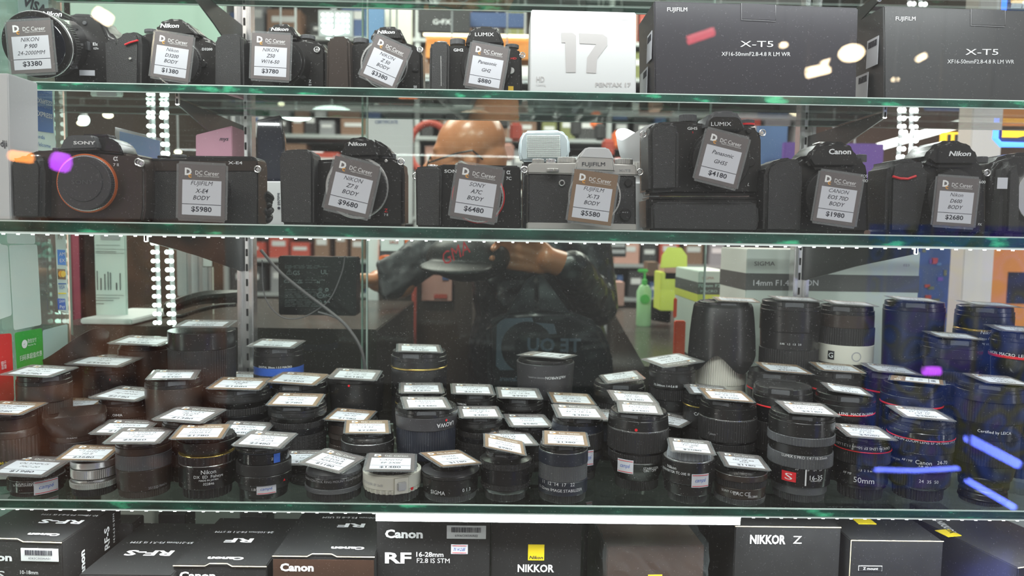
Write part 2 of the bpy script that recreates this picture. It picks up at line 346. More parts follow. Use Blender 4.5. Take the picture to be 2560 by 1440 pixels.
s_ = wall_poly('wall_sticker', [(23, 613), (35, 826), (104, 812), (93, 611)], 'stickerwhite', 'tall pale rounded sticker above the green payment sticker', 'sticker', rnd=.004)
s_ = wall_poly('payment_sticker', [(37, 832), (46, 965), (112, 950), (105, 820)], 'stickergreen', 'green payment sticker with white check mark and Chinese writing', 'sticker', rnd=.004)
wall_text('微信支付', 80, 851, 9, 'lettering', s_, w=22); wall_text('WeChat Pay', 80, 862, 4, 'lettering', s_, w=20); wall_text('扫码享超值优惠', 78, 889, 11, 'lettering', s_, w=56)
bm = MB(); c = PX(61, 860, XL + .0011); bm.lathe([(0, 0), (.0058, .0002), (.0058, .0004)], 'lettering', 24, Matrix.Translation(c) @ Matrix.Rotation(R(90), 4, 'Y')); bm.build('round_mark', s_, smooth=False)
wall_text('✓', 61, 860, 7, 'stickergreen', s_, off=.0022, name='check_mark')
s_ = wall_poly('wall_sticker', [(107, 826), (110, 905), (170, 880), (169, 810)], 'stickerteal', 'teal pale sticker right of the green payment sticker', 'sticker', rnd=.004)
s_ = wall_poly('payment_sticker', [(-8, 836), (-4, 1040), (36, 1000), (29, 833)], 'stickerred', 'red payment sticker at the left picture edge', 'sticker', rnd=.004)
wall_text('银行', 9, 908, 9, 'lettering', s_, w=13); wall_text('返现', 10, 918, 8, 'lettering', s_, w=13)
s_ = wall_poly('payment_sign', [(137, 556), (147, 776), (171, 783), (163, 560)], 'stickerwhite', 'narrow strip of card brand stickers on the side glass', 'sticker')
wall_text(')))', 150, 589, 16, 'tagbrown', s_, w=12)
for k, (m_, y0, y1, t1, t2) in enumerate((('brightblue', 624, 662, 'AM', 'EX'), ('tagbrown', 672, 698, '', ''), ('stickerwhite', 706, 730, 'VISA', ''), ('blue', 746, 774, 'Union', 'Pay'))):
    if m_ != 'stickerwhite': wall_poly('brand_patch', [(144, y0), (145.5, y1), (165, y1 + 1), (163, y0 + 1)], m_, parent=s_, off=.0010)
    if t1: wall_text(t1, 155, (y0 + y1) / 2 - (8 if t2 else 0), 9 if t2 else 10, 'amexblue' if t1 == 'VISA' else 'lettering', s_, off=.0018, w=14)
    if t2: wall_text(t2, 156, (y0 + y1) / 2 + 8, 9, 'lettering', s_, off=.0018, w=13)
for dx, m_ in ((-3, 'mcorange'), (3, 'mcyellow')):
    bm = MB(); c = PX(155 + dx, 685, XL + .0020 + dx * .0001); bm.lathe([(0, 0), (.0048, 0), (.0048, .0002)], m_, 24, Matrix.Translation(c) @ Matrix.Rotation(R(90), 4, 'Y') @ Matrix.Diagonal((1, 1.3, 1, 1))); bm.build('brand_disc', s_, smooth=False)
wall_poly('brand_stripe', [(146, 732), (146.5, 735), (166, 735), (165.5, 732)], 'yellow', parent=s_, off=.0018)
wall_poly('brand_stripe', [(146, 708), (146.5, 711), (166, 711), (165.5, 708)], 'amexblue', parent=s_, off=.0018)
s_ = wall_poly('card_sign', [(76, 210), (82, 374), (140, 382), (132, 214)], 'stickerwhite', 'blue card sign reading Cards Welcome on the side glass', 'sign')
wall_poly('blue_panel', [(78, 236), (84, 326), (134, 333), (130, 238)], 'amexblue', parent=s_, off=.0010)
wall_poly('blue_panel', [(77, 211), (78, 234), (129, 236), (128, 213)], 'amexblue', parent=s_, off=.0010)
for st, x, y, h, w_ in (('AMERICAN', 104, 262, 12, 46), ('EXPRESS', 111, 287, 12, 40), ('EXPRESS', 107, 223, 11, 40)): wall_text(st, x, y, h, 'lettering', s_, off=.0018, w=w_, bold=.02)
wall_text('Cards', 98, 341, 10, 'amexblue', s_, w=28); wall_text('Welcome', 107, 362, 10, 'amexblue', s_, w=40)
s_ = wall_poly('card_sign', [(44, -20), (46, 34), (122, 36), (120, -20)], 'stickerteal', 'teal sign with dark VISA letters at the top left', 'sign')
wall_text('VISA', 88, 14, 26, 'ink', s_, w=52, italic=.3, bold=.03)
# ================================================================ price tags
def _tagbase():
    d = {}
    b = MB(); bm = bmesh.new(); bmesh.ops.create_cube(bm, size=1.0)
    for v in bm.verts: v.co = (v.co.x * 1.0, v.co.y * 1.16, v.co.z * .012)
    bmesh.ops.bevel(bm, geom=[e for e in bm.edges if abs(e.verts[0].co.z - e.verts[1].co.z) > .001], offset=.05, segments=3, affect='EDGES'); b.bm_add(bm, 'sleeve')
    o = b.build('plastic_sleeve', smooth=False); d['plastic_sleeve'] = o.data; bpy.data.objects.remove(o)
    for k, mname in (('card', 'tagcard'), ('card_brown', 'tagbrown')):
        b = MB(); b.box((0, 0, .0085), (.91, 1.06, .004), mname); o = b.build('card', smooth=False); d[k] = o.data; bpy.data.objects.remove(o)
    b = MB(); b.box((0, -.115, .0118), (.76, .68, .002), 'paper'); b.box((0, -.245, .0132), (.76, .012, .0006), 'ink'); o = b.build('paper_label', smooth=False); d['paper_label'] = o.data; bpy.data.objects.remove(o)
    b = MB(); z = .0125
    b.text('D', .135, 'taglogo', Matrix.Translation((-.27, .385, z)), bold=.05)
    b.text('DC Career', .085, 'taglogo', Matrix.Translation((.10, .37, z)), width=.46)
    b.text('Digital Camera Professional', .026, 'taglogo', Matrix.Translation((.12, .305, z)), width=.42)
    b.text('C', .062, 'tagorange', Matrix.Translation((-.235, .30, z + .001)), bold=.05)
    o = b.build('logo', smooth=False); d['logo'] = o.data; bpy.data.objects.remove(o)
    return d
TAGD = _tagbase()
def price_tag(loc, rot, wid, lines, price, label, brown=False, group='laminated price tags'):
    o = empty('price_tag', loc, 0, label, 'price tag', group); o.rotation_mode = 'QUATERNION'; o.rotation_quaternion = rot.to_quaternion(); o.scale = (wid, wid, wid)
    for k in ('plastic_sleeve', 'card_brown' if brown else 'card', 'paper_label', 'logo'): link(k.replace('_brown', ''), TAGD[k], o)
    b = MB(); z = .0134; n = len(lines)
    ys = {1: [-.0], 2: [.10, -.08], 3: [.155, .02, -.115]}[n]
    for s_, y in zip(lines, ys):
        tw = text_data(s_, .28, .012)[2]; h = .085; b.text(s_, h, 'ink', Matrix.Translation((0, y, z)), .28, .012, width=min(.66, tw * h / .73))
    b.text(price, .10, 'ink', Matrix.Translation((0, -.345, z)), 0, .022, width=.40 if len(price) > 4 else .33)
    b.build('lettering', o, smooth=False); return o
# ================================================================ lenses
def seg(mb, kind, r0, r1, z0, z1, m, R0):
    h = z1 - z0; e = min(.0006, h * .3)
    if kind == 's': mb.lathe([(r0 - e, z0), (r0, z0 + e), (r1, z1 - e), (r1 - e, z1)], m, 56)
    elif kind == 'r': mb.lathe([(r0 - e, z0), (r0, z0 + e), (r1, z1 - e), (r1 - e, z1)], m, 144, rib=1, depth=R0 * .022)
    elif kind == 'R': mb.lathe([(r0 - e, z0), (r0, z0 + e), (r1, z1 - e), (r1 - e, z1)], m, 120, rib=2, depth=R0 * .04)
    elif kind == 'd':   # blocks in rows
        k = max(2, round(h / .004)); 
        mb.lathe([(r0 * .975, z0), (r1 * .975, z1)], m, 56)
        for i in range(k):
            a = z0 + h * (i + .12) / k; c = z0 + h * (i + .88) / k; mb.lathe([(r0 * .97, a), (r0, a + .0003), (r1, c - .0003), (r1 * .97, c)], m, 144, rib=2, depth=R0 * .035)
    elif kind == 't':
        mb.lathe([(r0 - e, z0), (r0, z0 + e), (r0 + (r1 - r0) * .55, z0 + h * .55), (r1, z1 - e), (r1 - e, z1)], m, 56)
    elif kind == 'k':   # diamond knurl
        mb.lathe([(r0 - e, z0)] + [(r0 - (.00035 if i % 2 else 0), z0 + e + (h - 2 * e) * i / 10) for i in range(11)] + [(r1 - e, z1)], m, 160, rib=1, depth=R0 * .012)
def front_cap(parent, r, z, h, m='satin', rim=True, clips=True, brand=None, turn=0):
    b = MB(); e = .0008
    b.lathe([(r - e, z), (r, z + e), (r, z + h * .45), (r * .965, z + h * .5), (r * .955, z + h - e), (r * .93, z + h), (r * .86, z + h), (r * .84, z + h - .0008), (0, z + h - .0008)], m, 64)
    o = b.build('front_cap', parent)
    if clips:
        T0 = Matrix.Rotation(turn, 4, 'Z')
        for a in (0, math.pi):
            T = T0 @ Matrix.Rotation(a, 4, 'Z'); c = MB()
            c.box((0, -r * .955, z + h * .70), (r * .62, r * .05, h * .50), 'grey', .0006, T)
            for sx in (-1, 1): c.box((sx * r * .335, -r * .94, z + h * .68), (r * .12, r * .07, h * .62), 'darkslot', .0004, T)
            c.box((0, -r * .79, z + h - .0003), (r * .8, r * .34, .0011), 'rubber', .0004, T); c.build('pinch_clip', o)
    if brand:
        c = MB(); c.text(brand, r * .16, 'greylettering', Matrix.Translation((0, r * .0, z + h))); c.build('lettering', o, smooth=False)
    return o
def band_text(parent, s, r, z, h, ang, m='lettering', italic=0, flip=False, width=None, name='lettering'):
    b = MB(); rr = r + .0003; sg = -1 if flip else 1
    def T(x, y): a = R(ang) + sg * x / rr; return (rr * math.sin(a), -rr * math.cos(a), z + sg * y)
    b.text(s, h, m, T, italic, 0, width); b.build(name, parent, smooth=False)
PRE = {}   # bottom to top: (part, kind, height share, r0, r1, material)
PRE['gen'] = [('rear_cap', 'r', .10, .82, .82, 'rubber'), ('barrel', 's', .20, .86, .92, 'black'), ('zoom_ring', 'r', .22, .97, .97, 'rubber'), ('barrel', 's', .14, .93, .95, 'satin'), ('focus_ring', 'r', .14, .98, .98, 'rubber'), ('barrel', 's', .20, 1, 1, 'black')]
PRE['genb'] = [(a, b_, c, d, e, {'black': 'brown', 'rubber': 'brownrib', 'satin': 'brown'}[m]) for a, b_, c, d, e, m in PRE['gen']]
PRE['dots'] = [('rear_cap', 'r', .08, .80, .80, 'rubber'), ('barrel', 's', .14, .88, .93, 'black'), ('zoom_ring', 'd', .40, .98, .98, 'rubber'), ('barrel', 's', .10, .92, .92, 'gloss'), ('focus_ring', 'r', .10, .92, .92, 'rubber'), ('barrel', 's', .10, .9, 1, 'black'), ('filter_thread', 's', .08, 1, 1, 'satin')]
PRE['L'] = [('rear_cap', 'R', .10, .82, .82, 'rubber'), ('barrel', 's', .2, .88, .96, 'black'), ('zoom_ring', 'r', .30, .97, .97, 'rubber'), ('barrel', 's', .16, .94, .98, 'gloss'), ('red_ring', 's', .018, 1, 1, 'red'), ('filter_thread', 's', .09, .99, 1, 'satin')]
PRE['gold'] = [('rear_cap', 'r', .08, .8, .8, 'rubber'), ('barrel', 's', .15, .88, .92, 'black'), ('focus_ring', 'r', .3, .96, .96, 'rubber'), ('barrel', 's', .3, .98, .98, 'satin'), ('gold_ring', 's', .018, 1, 1, 'gold'), ('filter_thread', 's', .07, .99, .99, 'black')]
PRE['hood'] = [('rear_cap', 'r', .1, .72, .72, 'rubber'), ('barrel', 's', .2, .76, .8, 'black'), ('focus_ring', 'r', .2, .82, .82, 'rubber'), ('lens_hood', 's', .42, .94, 1, 'brown')]
PRE['tc'] = [('rear_cap', 'r', .22, .90, .90, 'rubber'), ('barrel', 's', .46, 1, 1, 'gloss'), ('accent_ring', 's', .015, .97, .97, 'chrome'), ('mount_cap', 'r', .24, .93, .93, 'rubber')]
PRE['olys'] = [('rear_cap', 'r', .20, .90, .92, 'rubber'), ('mount_ring', 'r', .15, .98, 1, 'silvermat'), ('barrel', 's', .07, .90, .90, 'silver'), ('barrel_gap', 's', .03, .86, .86, 'slot'), ('focus_ring', 'r', .24, .95, .95, 'silver'), ('barrel_gap', 's', .025, .89, .89, 'slot'), ('barrel', 's', .17, .95, .93, 'silver')]
PRE['mz'] = [('rear_cap', 'r', .12, .90, .92, 'brownrib'), ('barrel', 's', .34, .96, 1, 'brown'), ('focus_ring', 'k', .24, 1, 1, 'grey'), ('barrel', 's', .12, .98, 1, 'brown')]
PRE['fish'] = [('rear_cap', 'R', .17, .80, .82, 'rubber'), ('barrel', 's', .37, .93, .93, 'black'), ('accent_ring', 's', .008, .93, .93, 'chrome'), ('focus_ring', 'R', .14, .93, .95, 'rubber'), ('gold_ring', 's', .014, .92, .92, 'gold'), ('lens_hood', 't', .22, .88, .99, 'black'), ('mount_cap', 'R', .06, .92, .92, 'rubber')]
PRE['zei'] = [('rear_cap', 's', .16, .82, .86, 'satin'), ('barrel', 's', .10, .9, .92, 'rubber'), ('aperture_ring', 's', .15, .99, .99, 'black'), ('focus_ring', 's', .19, .97, .97, 'rubber'), ('barrel', 's', .18, .9, .9, 'gloss'), ('filter_thread', 's', .04, .93, .93, 'navy')]
PRE['adap'] = [('rear_cap', 'r', .24, .93, .93, 'rubber'), ('grip_ring', 'k', .14, 1, 1, 'grey'), ('barrel', 's', .30, .97, .97, 'satin'), ('accent_ring', 'd', .08, .95, .95, 'grey'), ('mount_cap', 's', .14, .94, .85, 'grey')]
PRE['ext'] = [('rear_cap', 'R', .26, .93, .95, 'rubber'), ('mount_ring', 'R', .14, .97, .99, 'cream'), ('barrel', 's', .40, 1, 1, 'cream'), ('barrel_rim', 't', .04, 1, .93, 'cream'), ('mount_cap', 'R', .12, .88, .86, 'rubber')]
PRE['sig'] = [('rear_cap', 'r', .18, .90, .92, 'capgrey'), ('barrel', 's', .46, .95, .98, 'black'), ('focus_ring', 's', .10, 1, 1, 'satin'), ('shoulder', 't', .10, 1, .76, 'capgrey'), ('filter_thread', 's', .03, .7, .7, 'black')]
PRE['n50'] = [('rear_cap', 'r', .15, .78, .80, 'rubber'), ('barrel', 's', .08, .88, .92, 'black'), ('aperture_ring', 'd', .10, .96, .96, 'rubber'), ('barrel', 's', .28, .95, .95, 'gloss'), ('focus_ring', 'd', .12, 1, 1, 'rubber'), ('filter_thread', 't', .06, .97, .78, 'satin')]
PRE['efm'] = [('rear_cap', 'r', .13, .93, .95, 'rubber'), ('barrel', 's', .22, 1, 1, 'navy'), ('focus_ring', 'k', .26, .99, .99, 'grey'), ('barrel', 's', .20, 1, 1, 'navy'), ('accent_ring', 's', .01, .97, .97, 'chrome')]
PRE['ef'] = [('rear_cap', 'r', .12, .70, .72, 'rubber'), ('barrel', 't', .24, .72, .97, 'black'), ('zoom_ring', 'r', .09, .96, .96, 'rubber'), ('barrel_gap', 's', .03, .93, .93, 'gloss'), ('focus_ring', 'r', .25, 1, 1, 'rubber'), ('accent_ring', 's', .01, .98, .98, 'chrome'), ('filter_thread', 's', .12, .99, .96, 'black')]
PRE['ntc'] = [('rear_cap', 'r', .16, .74, .78, 'rubber'), ('barrel', 's', .20, .9, .93, 'black'), ('mount_ring', 'R', .02, .95, .95, 'grey'), ('barrel', 's', .38, 1, 1, 'black'), ('accent_ring', 's', .015, .95, .95, 'chrome'), ('mount_cap', 'R', .15, .84, .80, 'clearcap')]
PRE['sel'] = [('rear_cap', 'r', .14, .93, .96, 'capgrey'), ('barrel', 's', .26, .93, .97, 'brown'), ('focus_ring', 'r', .16, .98, .98, 'rubber'), ('barrel', 's', .14, 1, 1, 'brown'), ('accent_ring', 's', .01, 1, 1, 'chrome'), ('filter_thread', 's', .1, .98, .93, 'black')]
PRE['lux'] = [('rear_cap', 'r', .08, .76, .78, 'capgrey'), ('mount_ring', 's', .09, .82, .82, 'grey'), ('barrel', 's', .20, .90, .93, 'gloss'), ('zoom_ring', 'r', .14, .97, .97, 'grey'), ('barrel', 's', .10, .93, .95, 'black'), ('focus_ring', 'r', .09, 1, 1, 'grey'), ('barrel', 's', .15, .97, .98, 'satin')]
PRE['c50'] = [('rear_cap', 'R', .16, .76, .78, 'rubber'), ('mount_ring', 's', .05, .86, .86, 'satin'), ('barrel', 's', .30, .92, .92, 'black'), ('focus_ring', 'r', .18, .97, .97, 'rubber'), ('red_ring', 's', .013, 1, 1, 'red'), ('filter_thread', 's', .10, .98, .93, 'gloss')]
PRE['c24'] = [('rear_cap', 'R', .13, .74, .76, 'rubber'), ('mount_ring', 's', .03, .84, .86, 'satin'), ('zoom_ring', 'r', .17, .92, .92, 'rubber'), ('barrel', 's', .22, .94, .97, 'black'), ('focus_ring', 'r', .14, .98, .98, 'rubber'), ('red_ring', 's', .012, 1, 1, 'red'), ('barrel', 's', .07, .99, .99, 'gloss'), ('filter_thread', 's', .06, .97, .97, 'black')]
PRE['lei'] = [('rear_cap', 'r', .08, .72, .74, 'rubber'), ('barrel', 's', .14, .78, .9, 'satin'), ('zoom_ring', 'r', .22, .93, .93, 'rubber'), ('barrel', 's', .14, .93, .95, 'black'), ('focus_ring', 'r', .18, .97, .97, 'rubber'), ('barrel', 's', .08, 1, 1, 'satin')]
PRE['mf'] = [('rear_cap', 's', .10, .85, .85, 'black'), ('mount_ring', 's', .08, .92, .92, 'silver'), ('scale_ring', 's', .16, 1, 1, 'brown'), ('focus_ring', 'R', .30, 1, 1, 'brownrib'), ('barrel', 't', .10, .99, .92, 'brown'), ('barrel', 's', .16, .9, .9, 'brown')]
PRE['s70'] = [('rear_cap', 'r', .06, .84, .84, 'rubber'), ('barrel', 's', .20, .88, .92, 'black'), ('barrel', 's', .10, .95, .95, 'gloss'), ('zoom_ring', 'r', .20, .98, .98, 'rubber'), ('barrel', 's', .10, .96, .98, 'satin'), ('filter_thread', 's', .12, 1, 1, 'black')]
PRE['sg'] = [('rear_cap', 'r', .06, .86, .86, 'rubber'), ('barrel', 's', .20, .9, .93, 'rubber'), ('zoom_ring', 'r', .35, .96, .96, 'rubber'), ('white_ring', 's', .13, 1, 1, 'cream'), ('focus_ring', 'r', .12, 1, 1, 'rubber'), ('barrel', 's', .09, .97, .97, 'brown')]
PRE['lao'] = [('rear_cap', 'r', .10, .78, .80, 'rubber'), ('barrel', 's', .18, .85, .88, 'black'), ('focus_ring', 'r', .36, .93, .95, 'navy'), ('lens_hood', 't', .16, .96, 1, 'capgrey')]
PRE['ring'] = [('rear_cap', 'r', .10, .84, .84, 'rubber'), ('barrel', 's', .18, .88, .92, 'black'), ('focus_ring', 'r', .3, .99, .99, 'rubber'), ('blue_ring', 's', .07, .98, .98, 'blue'), ('filter_thread', 's', .10, .99, .98, 'black')]
PRE['nz'] = [('rear_cap', 'r', .08, .8, .8, 'rubber'), ('barrel', 's', .30, .9, .96, 'navy'), ('zoom_ring', 'd', .2, 1, 1, 'rubber'), ('barrel', 's', .2, .98, .98, 'navy'), ('gold_ring', 's', .014, .97, .97, 'gold'), ('filter_thread', 's', .08, .96, .96, 'black')]
LENSES = []; SPECS = []
def lens(*a, **k): SPECS.append([a, k, []])
def after(fn): SPECS[-1][2].append(fn)
def geo(cx, ty, wpx, D):
    top = P(cx, ty, D); return top.x, wpx / 2 / FPX * D / math.sqrt(1 + (top.x / D) ** 2) ** .5
def relax():
    S = [[(a[0][0], a[0][1]), a[0][2] * a[1].get('fat', 1), a[0][3], a[0][3] < .899 and a[0][3] or 0, 0.0, 1.0] for a in SPECS]   # cx, w, D, pinned, dx, shrink
    for it in range(1500):
        worst = 0; mv = [0.0] * len(S); mx = [0.0] * len(S)
        g = [(geo(q[0][0], q[0][1], q[1], q[2])[0] + q[4], geo(q[0][0], q[0][1], q[1], q[2])[1] * q[5]) for q in S]
        for i in range(len(S)):
            for j in range(i):
                dx = g[i][0] - g[j][0]; dy = S[i][2] - S[j][2]; d = math.hypot(dx, dy); o = g[i][1] + g[j][1] + .0008 - d
                if o > 0:
                    worst = max(worst, o); ux, uy = dx / (d + 1e-6), dy / (d + 1e-6)
                    if abs(uy) < .25: uy = .25 if dy >= 0 else -.25
                    wi = 0 if S[i][3] else 1; wj = 0 if S[j][3] else 1; t = max(wi + wj, 1)
                    mv[i] += uy * o * .3 * wi / t * 2; mv[j] -= uy * o * .3 * wj / t * 2; mx[i] += ux * o * .15; mx[j] -= ux * o * .15
                    if it > 300:
                        for q in (i, j):
                            if not S[q][3]: S[q][5] = max(.84, S[q][5] - o * .02)
        for i, q in enumerate(S):
            if not q[3]: q[2] = min(max(q[2] + mv[i], .845 + g[i][1]), DB - .004 - g[i][1])
            q[4] = max(-.007, min(.007, q[4] + mx[i]))
    print('lens spacing left over', round(worst * 1000, 2), 'mm')
    for a, q in zip(SPECS, S): a[1]['_p'] = (q[2], q[4], q[5])
def build_all():
    relax()
    for a, k, fns in SPECS:
        out = make_lens(*a, **k)
        for f in fns: f(*out)
def make_lens(cx, ty, wpx, D, short, pre, tagspec=None, cap=('cap', .10), m_sub=None, texts=(), base_cx=None, full=None, _p=(0, 0, 1), fat=1):
    D, dxx, shr = _p
    zc = ZLOW
    cxb = base_cx or cx
    # place: x from the middle of the lens, top plane from ty
    top = P(cx, ty, D); rad = geo(cx, ty, wpx, D)[1] * shr; H = top.z - zc; x = top.x + dxx
    lab = full or (short + ' on the lower glass shelf')
    t = empty('camera_lens', (x, D, zc), rot_facing((x, D)), lab, 'camera lens', 'camera lenses on the lower shelf')
    segs = PRE[pre]; capk, caph = cap; ch = min(caph * H, .013) if capk in ('cap', 'flat') else caph * H
    tot = sum(s_[2] for s_ in segs); z = 0; hb = H - ch; parts = {}; zs = []
    for (nm, k, h, r0, r1, m_) in segs:
        z1 = z + h / tot * hb
        if m_sub and m_ in m_sub: m_ = m_sub[m_]
        b = parts.setdefault(nm, MB()); seg(b, k, r0 * rad, r1 * rad, z, z1, m_, rad); zs.append((nm, z, z1, max(r0, r1) * rad)); z = z1
    for nm, b in parts.items(): b.build(nm, t)
    rtop = segs[-1][4] * rad
    if capk == 'cap': front_cap(t, rtop * .99, z - .0004, ch, turn=random.uniform(-.35, .35))
    elif capk == 'wide': front_cap(t, rad * 1.0, z - .0004, ch)
    elif capk == 'plain': front_cap(t, rtop * .95, z - .0004, ch, 'black', clips=False)
    elif capk == 'ribcap':
        b = MB(); b.lathe([(rtop * .9, z), (rtop * .93, z + ch - .001), (rtop * .9, z + ch), (0, z + ch)], 'rubber', 96, rib=2, depth=rad * .03); b.build('mount_cap', t)
    elif capk == 'hoodring':   # open hood rim with recessed cap
        b = MB(); b.lathe([(rad * .97, z), (rad, z + .001), (rad, z + ch), (rad * .955, z + ch), (rad * .93, z + ch * .3), (rad * .93, z)], 'brown' if not m_sub else 'black', 64, close=False); b.build('lens_hood', t)
        front_cap(t, rad * .86, z - .001, ch * .92)
    for tx in texts:
        s_, frac, hh, ang = tx[:4]; kw = tx[4] if len(tx) > 4 else {}
        zz = frac * H; rr = rad
        for nm, a, b_, r_ in zs:
            if a <= zz <= b_ : rr = r_
        band_text(t, s_, rr, zz, hh, ang, **kw)
    LENSES.append((x, D, rad, short, H))
    if tagspec:
        lines, price, rot, dx, tilt, brown, twpx = (list(tagspec) + [0] * 7)[:7]
        tw = (twpx or 112) / FPX * D * .98
        tl = R(tilt or 2)
        loc = Vector((x + dx / FPX * D, D - .004, zc + H + .0007 + abs(math.sin(tl)) * tw * .5 * .9 + .001))
        T = Matrix.Rotation(rot_facing((x, D)) * .6 + R(rot), 3, 'Z') @ Matrix.Rotation(tl, 3, 'Y')
        price_tag(loc, T, tw, lines, '$' + str(price), '$%s price tag lying on the %s' % (price, short), bool(brown))
    return t, rad, H
def square_hood(t, rad, z0, z1, m='brown'):
    b = MB(); n = 64; vs = []; fs = []
    def ringv(r, z, sq):
        for i in range(n):
            a = 2 * math.pi * i / n; c, s_ = math.cos(a), math.sin(a)
            p = 2 + sq * 4; k = (abs(c) ** p + abs(s_) ** p) ** (-1 / p); vs.append((r * k * c, r * k * s_ * (1 - .12 * sq), z))
    prof = [(rad * .9, z0, 0), (rad * .98, z0 + (z1 - z0) * .3, .2), (rad * 1.06, z0 + (z1 - z0) * .7, .8), (rad * 1.08, z1, 1), (rad * 1.05, z1, 1), (rad * 1.0, z0 + (z1 - z0) * .6, .7), (rad * .8, z0 + (z1 - z0) * .1, 0)]
    for p in prof: ringv(*p)
    for j in range(len(prof) - 1):
        for i in range(n): k = (i + 1) % n; fs.append((j * n + i, j * n + k, (j + 1) * n + k, (j + 1) * n + i))
    b.add(vs, fs, m); b.build('lens_hood', t)
def petal_hood(t, r0, r1, z0, z1, amp, m='brown', down=False, ph=0.0, lobes=2):
    b = MB(); n = 96; vs = []; fs = []; rows = [(0, r0), (.25, r0 + (r1 - r0) * .4), (.6, r0 + (r1 - r0) * .75), (1, r1)]
    for inner in (0, 1):
        for t_, r in (rows if not inner else rows[::-1]):
            for i in range(n):
                a = 2 * math.pi * i / n; w_ = .5 + .5 * math.cos(lobes * (a - ph)); w_ = w_ ** .8
                L = (z1 - z0) * (1 - amp + amp * w_); z = (z1 - t_ * L) if down else (z0 + t_ * L)
                rr = r - inner * .0018; vs.append((rr * math.sin(a), -rr * math.cos(a), z))
    for j in range(7):
        for i in range(n): k = (i + 1) % n; f = (j * n + i, j * n + k, (j + 1) * n + k, (j + 1) * n + i); fs.append(f[::-1] if down else f)
    for i in range(n): k = (i + 1) % n; f = (7 * n + i, 7 * n + k, k, i); fs.append(f[::-1] if down else f)
    b.add(vs, fs, m); b.build('lens_hood', t)
def price_sticker(t, rad, z, ang, w_=.016, h=.012):
    b = MB(); n = 6
    vs = []; 
    for i in range(n + 1):
        a = R(ang) + (i / n - .5) * w_ / rad
        for zz in (z - h / 2, z + h / 2): vs.append(((rad + .0004) * math.sin(a), -(rad + .0004) * math.cos(a), zz))
    b.add(vs, [(2 * i, 2 * i + 2, 2 * i + 3, 2 * i + 1) for i in range(n)], 'paper'); o = b.build('price_sticker', t, smooth=False)
    for dz in (-h * .40, h * .40): curved_patch(o, rad + .0002, z + dz, ang, w_ * .92, .0007, 'red', 'sticker_line')
    band_text(o, 'camp6', rad + .0002, z, h * .3, ang, 'blue', italic=.4, width=w_ * .62, name='handwriting')

def curved_patch(t, r, z, ang, w_, h, m, name, n=8, off=.0006):
    b = MB(); vs = []
    for i in range(n + 1):
        a = R(ang) + (i / n - .5) * w_ / r
        for zz in (z - h / 2, z + h / 2): vs.append(((r + off) * math.sin(a), -(r + off) * math.cos(a), zz))
    b.add(vs, [(2 * i, 2 * i + 2, 2 * i + 3, 2 * i + 1) for i in range(n)], m); return b.build(name, t)
# ================================================================ the lenses, front row first
random.seed(7)
A = .873
lens(77, 1170, 140, A, 'black teleconverter at the left picture edge', 'tc', (['OLYMPUS', 'MC-20'], 1980, -14, -6, 4, 0, 140), ('none', 0),
     texts=[('M.ZUIKO DIGITAL', .66, .0022, -20), ('2x TELECONVERTER MC-20', .58, .0022, -16)])
def fx1(t, r, H):
    price_sticker(t, r, H * .42, 18, .026, .016)
after(fx1)
lens(175, 1078, 142, .945, 'black lens with square flared hood', 'mz', None, ('none', 0), texts=[('H-ES045', .985, .0024, -8), ('Panasonic', .44, .004, -10), ('H-ES045', .38, .0026, -10), ('Made in Japan', .30, .002, -8), ('C W', .31, .005, 20)], m_sub={'grey': 'rubber'}, fat=1.16)
def fx2(t, r, H):
    square_hood(t, r * 1.14, H * .99, H + .026)
after(fx2)
lens(250, 1136, 120, A, 'small silver lens', 'olys', (['OLYMPUS', '17MM', 'F2.8'], 3680, -8, -6, 3, 1, 122), ('plain', .08), texts=[('MSC', .42, .003, -10, {'m': 'ink'})])
lens(374, 1092, 137, A, 'brown black lens between the silver lens and the fisheye', 'mz', (['OLYMPUS', '12-40MM', 'F2.8'], 5360, -6, -4, 2, 0, 135), ('cap', .10), texts=[('251225184474', .19, .0028, 28, {'m': 'greylettering'})])
lens(509, 1082, 150, A, 'fisheye lens with gold ring and flared hood', 'fish', (['NIKON', '10.5MM', 'FISHEYE'], 1780, -2, -10, 2, 1, 128), ('none', 0),
     texts=[('Nikon', .47, .0050, 2), ('DX  ED  Fisheye', .385, .0036, 2), ('MADE IN JAPAN', .33, .0022, 2), ('322846', .275, .0030, 2)])
lens(648, 1102, 142, A, 'black lens with tiny blue badge', 'zei', (['SONY', '24MM', 'F1.8 ZA'], 2480, -12, 8, 3, 0, 128), ('wide', .09), texts=[('ZEISS', .77, .003, 25), ('▲', .34, .003, 44, {'m': 'red'}), ('1.8/24', .22, .003, -18)])
def fx3(t, r, H):
    price_sticker(t, r * .92, H * .22, 5, .022, .012)
    curved_patch(t, r * .93, H * .78, 28, .008, .011, 'blue', 'blue_badge')
after(fx3)
lens(824, 1158, 147, A, 'black mount adapter with knurled grip', 'adap', (['CANON', 'EF EOS R', 'ADAPTER'], 1180, -24, 0, 7, 0, 124), ('none', 0), texts=[('CANON CONTROL RING MOUNT ADAPTER EF-EOS R', .68, .0028, 0, {'m': 'greylettering'})])
lens(976, 1158, 148, A, 'white lens extender', 'ext', (['CANON', 'EF 2XIII'], 1480, 1, -2, 0, 0, 134), ('none', 0), texts=[('EXTENDER EF 2xIII', .58, .003, -45, {'m': 'greylettering'}), ('●', .40, .0045, 42, {'m': 'red', 'name': 'red_dot'})])
def fx4(t, r, H):
    b = MB(); a = R(18); T = Matrix.Rotation(a, 4, 'Z'); b.box((0, -r, H * .56), (.018, .0016, .020), 'cream', .0015, T); b.box((0, -r - .001, H * .55), (.011, .004, .010), 'silvermat', .0012, T); b.build('release_switch', t)
after(fx4)
